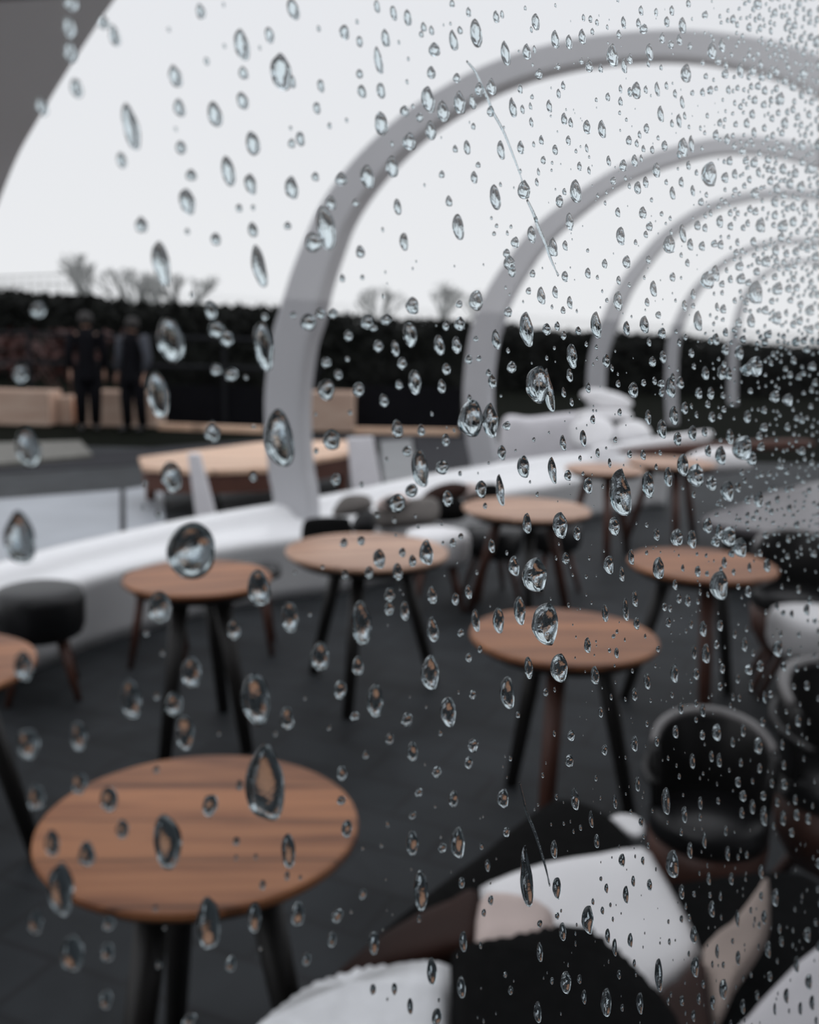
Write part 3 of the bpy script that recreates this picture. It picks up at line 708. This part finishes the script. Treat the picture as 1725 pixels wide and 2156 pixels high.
DW0 = (VD*-1+UD*.13).normalized()           # the way water runs on the pane
SW0 = PN.cross(DW0).normalized()
if SW0.dot(UD) < 0: SW0 = -SW0
def drop_mesh(px, py, w, h, seed, ns=26, nr=8):
    """a bead of rain on the outer face: flat against the glass, domed outward, pinched at the top"""
    r = random.Random(seed); DW, SW = DW0, SW0
    c = pane(px, py); e = 1e-3
    def proj(p):
        q = p-EYE; z = q.dot(FW); return Vector((862.5+F*q.dot(RT)/z, 1078-F*q.dot(UP)/z))
    q0 = proj(c); jx = (proj(c+SW*e)-q0).length/e; jy = (proj(c+DW*e)-q0).length/e; jn = (proj(c+PN*e)-q0).length/e
    # wind leans the beads more towards the top of the pane
    lean = .22-.17*max(0, min(1, py/2156))
    DW = (DW0+SW0*((lean-.06)*jy/jx)).normalized(); SW = PN.cross(DW).normalized()
    if SW.dot(SW0) < 0: SW = -SW
    H = h/jy/2
    k = .36+.16*max(0, min(1, (px-500)/700))                                  # height of the bead over its width
    W = w/(jx+.5*k*jn)/2
    W = min(W, H*1.25)
    hh_ = 2*W*k*r.uniform(.85, 1.15)
    c = c-SW*0; c = c+SW*(.22*hh_*jn/jx)*.6
    pinch = r.uniform(.08, .5) if h > 11 else .1
    if px < 900: pinch *= .4
    low = r.uniform(.05, .42) if px > 980 and h > 11 else 0
    if px > 1000 and h > 90 and w < h*.5: pinch = .75; low = 0
    ph = [r.uniform(0, 6.28) for _ in range(3)]; am = [r.uniform(.0, .07) for _ in range(3)]
    vs, fs = [], []
    out = []
    for k_ in range(ns):
        a = 2*PI*k_/ns; x = math.sin(a); y = math.cos(a)     # y = +1: lower end
        q = 1+am[0]*math.cos(2*a+ph[0])+am[1]*math.cos(3*a+ph[1])+am[2]*.6*math.cos(5*a+ph[2])
        wx = 1-pinch*max(0, -y)**1.2-pinch*.2-low*max(0, y)**1.6
        out.append((x*wx*q, y*q))
    for i in range(nr):
        s = math.sin((i+1)/nr*PI/2); hgt = max(0, math.cos((i+1)/nr*PI/2))**.85
        for x, y in out:
            vs.append(c+SW*x*W*s+DW*(y*H*s+H*.10*hgt)+PN*(.00006+hh_*hgt))
    top = len(vs); vs.append(c+DW*H*.10+PN*(.00006+hh_)); 
    base = len(vs); vs.append(c+PN*.00006)
    rim = len(vs)                              # the flat foot has its own ring, so its edge stays crisp
    for k_ in range(ns): vs.append(Vector(vs[(nr-1)*ns+k_]))
    for k_ in range(ns):
        k2 = (k_+1) % ns
        fs.append((top, k_, k2))
        for i in range(nr-1): fs.append((i*ns+k_, (i+1)*ns+k_, (i+1)*ns+k2, i*ns+k2))
        fs.append((base, rim+k2, rim+k_))
    if DW.cross(SW).dot(PN) < 0: fs = [tuple(reversed(t)) for t in fs]
    return vs, fs, c
TILES = [
((0, 0), 'over the open sky near the upper left arch', [(440,170,95,130),(445,325,100,130),(455,20,110,90),(655,140,90,80),(725,225,80,130),(485,555,90,120),(265,670,80,120),(830,800,110,290),(770,1010,70,100),(1110,480,100,130),(1135,680,80,110),(1530,280,110,190),(1540,460,70,80),(1535,635,80,110),(1360,720,100,160),(1600,905,95,150),(1145,930,70,90),(1210,1105,110,70),(1185,1270,110,160),(1445,1080,95,180),(1585,1160,80,130),(895,1420,90,100),(1270,70,70,90),(1020,1660,120,290),(1600,1450,70,90),(1365,1510,70,80),(1640,1680,95,270),(1705,220,70,100)]),
((575, 0), 'around the upper curve of the nearest complete arch', [(130,55,90,130),(55,450,150,230),(125,515,50,80),(660,40,45,80),(765,80,50,90),(855,110,55,100),(455,200,70,90),(550,260,45,70),(305,540,50,80),(280,680,50,75),(565,575,60,80),(550,465,50,60),(685,570,60,100),(670,380,55,170),(715,240,60,110),(955,170,45,60),(1005,190,40,60),(940,215,35,40),(1025,310,80,90),(1005,455,60,80),(1185,190,40,50),(1240,75,35,60),(1135,20,40,50),(1145,255,60,130),(1290,205,80,180),(1415,105,45,75),(1450,90,30,50),(1665,135,60,105),(1635,185,20,40),(1475,335,65,160),(1610,325,55,95),(1655,310,25,50),(1165,490,55,60),(1310,560,60,90),(1385,545,70,100),(985,625,95,160),(1080,700,90,130),(1185,645,80,150),(1265,640,45,90),(1000,820,80,120),(690,780,90,140),(835,700,70,70),(865,890,90,110),(755,1050,90,130),(600,1115,90,160),(435,1130,100,80),(370,1280,70,90),(175,875,60,90),(120,905,55,60),(120,1185,90,140),(340,1440,130,280),(260,1530,120,130),(1380,700,50,70),(1520,680,55,120),(1580,690,30,55),(1565,560,35,60),(1685,465,45,70),(1640,610,25,35),(1630,670,25,45),(1635,770,30,60),(1230,930,50,90),(1300,1040,35,40),(1155,940,35,50),(1445,945,50,120),(1570,930,45,85),(1700,885,30,60),(1650,910,20,40),(1680,1085,20,50),(1670,1150,25,55),(1275,1120,50,80),(1595,1200,80,115),(1115,1270,50,70),(1410,1245,70,160),(1175,1430,75,170),(790,1305,55,100),(830,1525,60,110),(555,1590,60,80),(1640,1480,50,110),(1535,1530,50,70),(1480,1600,50,60),(270,1115,50,60),(95,1425,60,50),(525,1280,50,50),(1070,1100,40,50),(1440,1165,20,30),(1415,1425,25,30),(1400,1475,25,30),(930,740,50,60),(1665,1385,25,40)]),
((1150, 0), 'over the bright sky in the upper right', [(65,250,55,110),(150,265,45,90),(235,230,45,95),(430,350,75,135),(465,215,30,55),(495,140,35,75),(240,110,25,45),(285,118,25,45),(390,170,18,35),(605,65,30,60),(590,145,30,60),(625,180,55,60),(800,65,35,65),(700,75,25,50),(770,135,35,65),(870,160,55,100),(905,20,35,50),(740,240,35,70),(795,280,40,55),(850,250,35,70),(660,325,50,100),(535,370,35,65),(498,415,40,90),(280,415,45,80),(350,430,30,60),(228,385,30,45),(80,420,35,45),(650,400,25,50),(1060,320,60,110),(1120,285,50,90),(915,290,30,50),(895,460,70,110),(1235,440,45,100),(1140,465,50,60),(1015,480,30,40),(580,570,55,110),(475,560,25,50),(535,580,30,60),(635,565,25,50),(707,560,35,90),(765,540,25,50),(820,590,25,55),(995,580,30,50),(930,585,30,35),(865,645,30,80),(475,640,30,60),(395,610,30,55),(320,630,20,30),(113,540,28,55),(83,590,30,60),(25,670,35,80),(120,750,40,75),(160,775,30,60),(265,800,45,90),(360,815,55,110),(145,885,35,65),(260,935,22,55),(62,945,35,65),(640,810,35,65),(595,850,25,50),(530,885,35,60),(577,905,25,50),(730,720,40,100),(845,760,35,90),(800,780,25,50),(880,730,20,50),(620,940,25,45),(675,945,30,50),(755,920,40,65),(875,930,60,120),(925,910,35,110),(845,975,30,55),(1150,880,40,70),(1080,850,35,60),(1105,775,30,50),(1250,950,40,60),(400,1015,30,65),(495,1045,45,80),(565,1015,40,80),(605,1000,22,50),(215,1050,30,60),(275,1075,22,50),(705,1075,45,100),(905,1045,25,60),(1045,1100,100,160),(955,1090,22,40),(1140,1120,40,70),(1200,1100,35,65),(430,1140,35,50),(635,1150,40,70),(585,1185,45,80),(530,1175,20,40),(805,1220,30,90),(860,1150,30,65),(932,1205,30,70),(195,1210,75,150),(120,1210,25,45),(90,1270,50,80),(330,1235,20,35),(385,1215,18,30),(618,1345,50,80),(458,1340,30,65),(735,1350,22,35),(985,1275,45,50),(1010,1360,25,45),(1045,1345,25,50),(1105,1400,45,80),(1170,1345,30,45),(1330,1220,45,80),(1455,1275,40,70),(1365,1425,60,100),(155,1400,55,110),(480,1490,50,110),(660,1430,40,60),(635,1480,25,50),(570,1530,20,40),(790,1545,65,120),(870,1475,40,120),(795,1465,25,40),(965,1425,35,60),(1010,1440,30,55),(918,1545,35,75),(992,1555,35,65),(125,1550,30,70),(50,1565,60,120),(1215,1530,22,50),(1460,1585,40,70)]),
((0, 540), 'before the hedge and planters at the left', [(245,335,110,110),(1080,525,195,290),(1000,870,140,320),(1370,460,110,120),(1435,515,100,110),(1670,560,130,300),(135,740,110,120),(1370,715,80,80),(1465,745,100,90),(180,1210,170,240),(1345,1110,110,130),(1085,1390,140,190),(1335,340,80,120)]),
((575, 540), 'before the hedge between the two nearest arch legs', [(225,415,110,110),(300,360,70,70),(380,360,65,65),(480,500,60,70),(600,415,80,90),(640,450,50,50),(670,565,65,80),(775,580,55,110),(870,490,100,160),(720,400,70,70),(885,310,90,110),(820,675,60,80),(900,790,90,160),(800,810,50,65),(340,670,65,70),(415,745,60,70),(340,840,110,140),(545,840,75,100),(705,910,60,90),(790,1090,75,120),(940,1100,50,80),(1095,1160,55,80),(375,1160,110,130),(1055,560,70,130),(1165,560,60,110),(1100,710,55,80),(1070,820,60,90),(1185,425,70,90),(1095,440,40,60),(1415,525,60,130),(1240,650,50,60),(1305,645,35,40),(1285,520,35,40),(1390,790,55,90),(1365,735,35,50),(1515,700,60,80),(1610,460,90,220),(1680,810,150,230),(1260,1030,170,230),(1380,1040,110,220),(1290,280,90,130),(1490,350,50,70),(1500,40,75,90),(1515,90,50,80),(1700,250,55,110),(1480,1070,60,60),(1450,1240,60,100),(1590,1330,75,140),(1440,1480,60,200),(935,1340,110,230),(1075,1330,80,90),(850,1230,60,70),(45,1150,190,370),(400,1410,70,80),(880,1480,80,90),(790,1560,110,110),(1110,1530,70,100),(1320,1470,80,110),(1180,300,50,50)]),
((1150, 540), 'before the hedge and stacked white cushions at the right', [(515,35,50,80),(375,45,35,65),(270,105,35,70),(652,20,30,55),(125,125,40,70),(62,225,40,80),(155,290,35,80),(112,340,30,50),(463,150,28,60),(463,280,55,120),(685,205,40,100),(805,130,38,60),(643,290,28,60),(898,40,28,55),(1035,150,75,120),(1078,110,55,110),(1170,145,32,55),(935,240,32,70),(880,310,30,75),(1340,235,85,150),(1085,320,25,60),(968,410,50,130),(630,430,50,115),(515,455,38,90),(715,370,35,50),(740,485,42,75),(655,540,28,60),(885,510,25,45),(845,545,25,60),(1080,525,40,80),(1045,535,30,50),(1225,420,45,70),(1305,410,45,90),(1140,480,30,60),(325,435,60,170),(208,470,35,55),(170,625,70,160),(385,660,45,90),(155,750,40,90),(420,705,22,50),(745,635,40,85),(680,665,42,65),(925,610,35,60),(1140,590,40,75),(1230,610,50,95),(1335,700,95,130),(1280,720,60,80),(1015,740,48,85),(1115,735,40,90),(1160,745,45,85),(1130,680,28,50),(855,800,42,80),(805,765,25,60),(795,830,60,140),(735,860,35,60),(735,805,40,50),(690,785,25,55),(560,845,60,100),(622,800,28,50),(460,805,28,50),(973,865,38,80),(1048,865,42,85),(1125,880,25,45),(1027,935,32,55),(883,960,38,85),(922,945,18,40),(955,1000,22,45),(1055,1015,38,75),(650,1015,42,95),(815,1005,58,120),(740,1090,62,130),(933,1120,52,95),(1008,1110,32,60),(838,1155,48,85),(1170,1140,48,105),(1280,1015,40,85),(1260,1215,110,160),(1310,1280,55,90),(1215,1230,40,60),(1115,1265,60,120),(1030,1230,38,80),(875,1320,68,145),(960,1390,100,150),(778,1395,52,130),(1055,1435,62,100),(1160,1485,75,130),(1220,1460,35,70),(618,1255,35,70),(533,1250,28,50),(655,1445,65,170),(490,1500,130,300),(45,1350,55,170),(145,1385,45,70),(272,1450,50,110),(240,1150,40,110),(112,1180,35,110),(300,1030,28,60),(405,1305,22,60),(330,1240,25,60),(700,1330,20,40),(937,1505,25,50),(1355,1540,50,110),(1455,890,55,85),(1540,910,60,80),(25,850,60,280),(10,460,50,80),(115,500,35,60),(75,440,35,60),(115,860,30,70),(270,830,30,70),(470,985,25,50),(165,920,25,60)]),
((0, 1080), 'before the stools and small table at the left', [(1215,240,345,345),(125,160,220,330),(1640,480,150,240),(1010,600,150,210),(1210,1010,140,200),(1480,740,90,130),(830,1180,150,240),(1620,1180,200,330),(1100,1210,130,150),(1170,1390,130,240),(180,1460,150,200),(500,1410,120,180),(150,970,130,190)]),
((575, 1080), 'before the dark floor and the wide middle table', [(110,660,120,200),(300,910,130,190),(540,970,80,120),(565,700,130,280),(675,290,80,130),(975,255,90,160),(885,305,50,80),(820,250,45,60),(560,175,50,60),(450,190,50,60),(740,520,70,100),(740,605,65,90),(835,620,60,120),(1010,520,70,120),(1015,740,80,160),(790,375,70,110),(1000,1010,130,220),(430,1120,90,120),(650,1190,110,210),(1115,1255,110,190),(1490,1140,95,200),(90,1300,100,140),(850,1310,80,90),(885,1510,80,120),(740,1430,60,70),(1530,340,70,130),(1385,210,45,90),(1610,70,60,130),(1430,680,75,180),(1565,620,75,190),(1285,680,60,140),(1670,400,150,220),(1155,545,50,80),(1240,915,50,60),(1620,980,60,140),(1240,500,45,90),(1190,760,45,50),(1265,1150,50,60),(1270,1470,70,90),(1240,1580,60,80),(1140,190,50,60),(1190,150,35,45),(520,1285,60,60),(610,380,60,80)]),
((1150, 1080), 'before the tables and chairs at the right', [(100,80,90,170),(200,130,45,95),(440,85,65,120),(15,710,165,270),(95,985,115,190),(315,1030,60,120),(130,290,50,75),(405,330,60,120),(483,390,35,100),(543,280,40,105),(720,355,70,150),(703,140,38,85),(838,160,68,120),(930,170,50,120),(1030,85,55,105),(1100,120,50,95),(1168,155,85,140),(1240,225,80,125),(1080,185,50,70),(1110,465,125,185),(868,350,22,50),(965,370,35,70),(1132,315,35,70),(1022,385,25,40),(1190,375,25,45),(1405,335,35,90),(1015,270,18,30),(1110,355,20,30),(567,545,35,105),(508,610,38,150),(378,635,42,115),(578,700,35,80),(268,840,50,100),(450,885,32,70),(430,780,25,30),(405,870,20,30),(820,455,30,70),(900,555,40,85),(845,545,30,60),(753,595,30,55),(788,605,25,50),(778,695,35,65),(920,705,25,60),(1000,735,50,100),(1107,715,35,70),(1285,500,35,80),(1195,765,25,65),(1260,835,40,95),(1083,835,38,60),(1018,895,50,130),(940,880,35,95),(955,1020,38,75),(818,1015,55,125),(645,1065,42,110),(565,1150,35,85),(1120,985,35,65),(1290,995,45,70),(1360,970,45,80),(858,1235,38,75),(997,1250,35,85),(953,1205,28,50),(1088,1390,60,110),(825,1385,40,85),(993,1405,38,65),(705,1445,30,65),(1250,1375,38,85),(1350,1475,60,110),(565,1460,50,100),(165,1410,50,70),(375,1500,40,70),(350,1260,35,70),(155,1570,55,80),(1185,1450,30,65),(1050,1540,30,75),(1100,1565,35,90),(1235,1580,30,60),(930,1570,40,100),(1215,1050,25,60),(1300,1095,32,80),(1185,1165,22,45),(1225,1170,22,50),(1385,1165,28,80),(1425,1150,28,45),(1475,860,60,110),(1545,880,35,55),(1655,615,35,75),(1675,555,30,60),(1505,635,25,40),(1558,640,22,50),(1510,970,30,70),(1705,685,25,40),(1605,770,25,40),(1105,1100,30,50),(800,1150,22,45)]),
((0, 1616), 'before the large foreground table', [(690,200,130,160),(330,480,110,170),(550,550,130,150),(775,390,95,120),(1060,470,200,350),(1330,240,110,140),(1680,110,290,480),(385,770,200,330),(1320,990,190,320),(1610,950,110,180),(460,1180,170,240),(225,980,110,150),(680,1170,105,120),(670,1470,105,110),(1460,1245,85,95),(230,190,130,160),(500,100,110,140),(1200,1600,120,80),(690,990,90,90)]),
((575, 1616), 'before the bare floor and fluffy white cushion', [(100,530,100,220),(470,390,80,110),(435,210,65,60),(440,40,70,90),(160,930,110,150),(410,940,90,90),(375,1090,70,90),(215,1215,75,75),(570,800,60,70),(640,1110,80,150),(940,780,115,240),(885,480,95,150),(1175,480,100,190),(1145,200,70,110),(1040,30,70,70),(1460,200,85,120),(925,160,55,55),(885,305,55,50),(1480,410,50,60),(1195,730,45,70),(1360,620,40,80),(1610,700,110,370),(1010,1290,80,170),(770,1400,40,80),(870,1510,45,100),(1040,1580,80,110),(1195,1390,70,140),(1205,1100,60,130),(1690,1170,50,130),(1680,1550,60,130),(1380,840,45,60),(1335,920,35,50),(1505,1410,40,60),(1470,1310,30,40),(1075,510,60,60),(1690,990,40,50)]),
((1150, 1616), 'before the armchair cushions in the lower right', [(190,205,60,140),(75,765,60,145),(275,970,90,170),(487,590,45,85),(615,590,25,55),(555,720,28,72),(660,745,35,75),(385,765,32,62),(350,705,20,30),(510,805,42,115),(300,850,22,45),(360,905,30,50),(410,870,18,30),(425,960,18,35),(395,1065,38,92),(438,1140,38,115),(537,1095,42,92),(562,1240,22,55),(720,1315,68,210),(783,1103,20,42),(775,1475,22,55),(793,1435,18,35),(950,1265,60,125),(812,620,95,170),(765,215,60,175),(582,105,42,95),(880,300,45,105),(980,225,30,85),(440,215,32,90),(915,525,42,105),(1005,460,36,105),(1153,545,36,90),(863,790,42,100),(1033,705,35,80),(1175,705,38,85),(1055,900,45,100),(940,1060,60,110),(1215,955,32,110),(1365,660,35,90),(1365,815,30,55),(1385,950,38,90),(1298,905,24,48),(1323,962,18,40),(1352,997,22,45),(1315,997,14,35),(1085,1165,30,95),(1220,1205,36,90),(1055,1245,18,50),(1130,1405,62,135),(1060,1485,42,90),(1347,1135,18,42),(1250,1335,18,40),(1410,1155,45,105),(1455,825,55,115),(1660,1060,60,90),(1590,1245,45,105),(1670,1360,48,100),(1688,1490,38,100),(1525,1445,40,95),(1612,1525,34,80),(1450,1530,25,80),(1385,310,50,120),(1310,250,42,90),(1505,320,45,100),(1220,95,35,70),(75,940,32,45),(110,1040,60,120),(55,520,50,120),(135,1365,80,140),(390,1490,95,170),(600,1490,50,140),(290,330,35,110),(325,470,40,90),(245,1450,40,90),(605,345,32,65),(1140,400,32,70),(465,1310,35,60),(1105,815,25,60),(215,1340,35,60),(1480,1020,30,60),(860,960,25,50),(40,1350,30,45),(485,1520,30,50),(1250,1510,40,90),(970,1465,30,70),(1710,980,30,50)]),
]
# labels of the drops that can be pointed out one by one: (x, y in the photograph)
SPECIAL = [
(405, 1160, 'largest round raindrop, hanging over the small table by the white bench'),
(565, 1653, 'big round raindrop with a bright gleam over the far edge of the large foreground table'),
(353, 1773, 'oval raindrop over the middle of the large foreground table'),
(609, 1793, 'slim raindrop near the right side of the large foreground table'),
(130, 1873, 'bright raindrop over the left rim of the large foreground table'),
(440, 1946, 'bright raindrop over the near rim of the large foreground table, above its legs'),
(153, 2009, 'slanted milky raindrop over the floor left of the large foreground table'),
(360, 715, 'large raindrop holding a bright white lower half before the hedge at the left'),
(333, 830, 'tall twin-lobed raindrop in front of the pale planter and the walkers'),
(590, 923, 'tall dark-topped raindrop lying over the leg of the nearest complete arch'),
(60, 943, 'round raindrop over the khaki stone strip at the far left'),
(42, 1133, 'large pale raindrop at the left edge above the black stool'),
(362, 1003, 'raindrop over the left end of the timber platform bench'),
(313, 557, 'long raindrop with a dark head above the skyline left of the nearest complete arch'),
(277, 267, 'longest curved raindrop on the sky right of the upper left dark arch'),
(510, 93, 'teal-edged raindrop high on the sky left of the nearest complete arch'),
(593, 150, 'large teal-spotted raindrop on the sky left of the curve of the nearest complete arch'),
(688, 480, 'worm-shaped run of water on the nearest complete arch where it bends upward'),
(540, 1473, 'large raindrop with a copper reflection on the dark floor right of the small table'),
(390, 1543, 'raindrop with a copper reflection above the far edge of the large foreground table'),
(1155, 1317, 'largest raindrop over the round table right of centre'),
(1182, 1408, 'raindrop hanging over the near rim of the round table right of centre'),
(1052, 1307, 'narrow raindrop at the left part of the round table right of centre'),
(1097, 1287, 'narrow raindrop at the far rim of the round table right of centre'),
(1313, 1040, 'longest teardrop on the pane, sharp, left of the reddish table'),
(1520, 1235, 'round sharp raindrop below the reddish round table'),
(1112, 1849, 'long black raindrop with a silver edge on the upper left of the white pillow'),
(1390, 2054, 'longest black raindrop near the lower tip of the smooth white pillow'),
(1242, 1939, 'fat black raindrop in the middle of the smooth white pillow'),
(1175, 1871, 'black raindrop at the end of the lower water trail on the white pillow'),
(1421, 1823, 'large round raindrop over the brown shell of the tub chair'),
(1497, 365, 'largest clear raindrop in the dense spatter of the upper right'),
(1135, 810, 'fan-shaped raindrop before the hedge right of the second arch leg'),
(995, 883, 'bright double raindrop on the lower part of the second arch leg, left one'),
(1035, 887, 'bright double raindrop on the lower part of the second arch leg, right one'),
(888, 1861, 'curved raindrop over the dark edge of the lounge armchair'),
(763, 1315, 'long raindrop with a bright foot before the dark floor under the wide middle table'),
(1570, 945, 'largest raindrop of the cluster at the right end of the timber seat edge'),
(1473, 1005, 'broad sharp raindrop under the farthest tables'),
(1377, 1685, 'largest crescent raindrop on the dark body of the tub chair'),
(1595, 773, 'knobbly raindrop before the dark hedge at the far right'),
]
ALL = []
for ti, ((ox, oy), where, lst) in enumerate(TILES):
    for x, y, w_, h_ in lst:
        ALL.append((ox+x/3, oy+y/3, w_/3, h_/3, ti))
ALL.sort(key=lambda d: -d[2]*d[3])
taken = set()
def special(x, y):
    b = None
    for i, (sx_, sy_, lb) in enumerate(SPECIAL):
        if i in taken: continue
        d = math.hypot(sx_-x, sy_-y)
        if d < 16 and (b is None or d < b[0]): b = (d, i)
    if b: taken.add(b[1]); return SPECIAL[b[1]][2]
WV, WF = [], []
for i, (x, y, w_, h_, ti) in enumerate(ALL):
    big = i < 300
    v, f, c = drop_mesh(x, y, w_, h_, 100+i, 44 if i < 120 else 32 if big else 20, 12 if big else 6)
    if big:
        o = mesh('raindrop', v, f, M['water'], None, True, c)
        lb = special(x, y)
        tag(o, lb or 'clear raindrop on the pane, '+TILES[ti][1], 'raindrop', 'larger raindrops '+TILES[ti][1])
    else:
        k = len(WV); WV += v; WF += [tuple(a+k for a in t) for t in f]
# the countless fine beads
r = random.Random(11)
occ = [(d[0], d[1], max(d[2], d[3])/2) for d in ALL]
cell = {}
def free(x, y, rad):
    cx, cy = int(x//40), int(y//40)
    for a in (-1, 0, 1):
        for b in (-1, 0, 1):
            for (u, v_, q) in cell.get((cx+a, cy+b), ()):
                if (u-x)**2+((v_-y)*.7)**2 < (rad+q*.75)**2: return False
    return True
for u, v_, q in occ: cell.setdefault((int(u//40), int(v_//40)), []).append((u, v_, q))
def sprinkle(n, xr, yr, hr, wr, bias=1.0, smax=.5):
    global WV, WF
    for _ in range(n):
        x = xr[0]+(xr[1]-xr[0])*r.random()**bias; y = r.uniform(*yr)
        h_ = hr[0]+(hr[1]-hr[0])*r.random()**2.2; w_ = h_*r.uniform(*wr)
        if not free(x, y, h_*smax): continue
        cell.setdefault((int(x//40), int(y//40)), []).append((x, y, h_/2))
        v, f, c = drop_mesh(x, y, w_, h_, r.randrange(10**6), 9, 4)
        k = len(WV); WV += v; WF += [tuple(a+k for a in t) for t in f]
sprinkle(500, (1560, 1770), (-20, 720), (16, 30), (.5, .8), .6, .34)
sprinkle(1700, (1480, 1770), (-20, 720), (9, 22), (.5, .8), .5, .28)
sprinkle(560, (1480, 1760), (700, 1180), (7, 20), (.5, .75), .62, .36)
sprinkle(420, (1420, 1760), (1150, 2180), (7, 26), (.4, .6), .8, .5)
sprinkle(420, (1150, 1520), (0, 1180), (4, 17), (.45, .65), .9, .6)
sprinkle(260, (1150, 1520), (1180, 2160), (4, 16), (.4, .6), 1, .6)
sprinkle(200, (800, 1180), (0, 2150), (6, 18), (.5, .75), 1, .7)
sprinkle(90, (300, 820), (0, 2150), (10, 24), (.7, .9), 1, 1.0)
o = mesh('fine_raindrops', WV, WF, M['water'], None, True, Pa)
tag(o, 'countless fine raindrops spattered over the pane, densest along its right side', 'raindrops', None, 'stuff')
# two thin trails of running water
def trail(px, wd, label):
    P = smooth_open([pane(x, y) for x, y in px], 5)
    n = len(P); rad = [wd*(.35+.65*math.sin(PI*min(1, (i+1)/n*1.1))**.5) if i < n*.9 else wd*.6 for i in range(n)]
    v, f = tube([p+PN*.0003 for p in P], rad, 10, .35, PN)
    v = [x-PN*min(0, (x-Pa).dot(PN)-.00004) for x in v]
    tag(fixn(mesh('water_trail', v, f, M['water'], None, True, P[0])), label, 'water trail')
trail([(985, 128), (1003, 150), (1016, 178), (1030, 208), (1040, 235), (1062, 275), (1082, 325), (1097, 365), (1104, 392)], .0006, 'thin trail of water running down across the upper curve of the nearest complete arch')
trail([(1112, 420), (1126, 450), (1136, 478), (1150, 510), (1162, 545), (1178, 580)], .0008, 'short dark trail of water crossing the second arch')
trail([(1096, 1648), (1104, 1680), (1112, 1712), (1128, 1752), (1142, 1795), (1152, 1830), (1160, 1866)], .0006, 'thin trail of water running down onto the white pillow')
# ------------------------------------------------------------------ sky and render look
w = bpy.data.worlds.new('overcast_sky'); sc.world = w; w.use_nodes = True
nt = w.node_tree; bg = nt.nodes['Background']
tc = nt.nodes.new('ShaderNodeTexCoord'); sx = nt.nodes.new('ShaderNodeSeparateXYZ'); nt.links.new(tc.outputs['Generated'], sx.inputs[0])
rp = nt.nodes.new('ShaderNodeValToRGB'); nt.links.new(sx.outputs['Z'], rp.inputs['Fac'])
rp.color_ramp.elements[0].position = 0.0; rp.color_ramp.elements[0].color = (.845, .85, .86, 1)
e_ = rp.color_ramp.elements.new(.34); e_.color = (.785, .795, .825, 1)
e_ = rp.color_ramp.elements[2]; e_.position = 1.0; e_.color = (1.45, 1.47, 1.53, 1)
nt.links.new(rp.outputs['Color'], bg.inputs['Color']); bg.inputs['Strength'].default_value = 1.0
sc.view_settings.view_transform = 'Standard'; sc.view_settings.look = 'None'; sc.view_settings.gamma = 1; sc.view_settings.exposure = 0.09
sc.view_settings.use_curve_mapping = False
sc.cycles.use_denoising = True
sc.cycles.max_bounces = 14; sc.cycles.transmission_bounces = 12; sc.cycles.transparent_max_bounces = 24; sc.cycles.glossy_bounces = 6
sc.cycles.caustics_refractive = True; sc.cycles.caustics_reflective = False
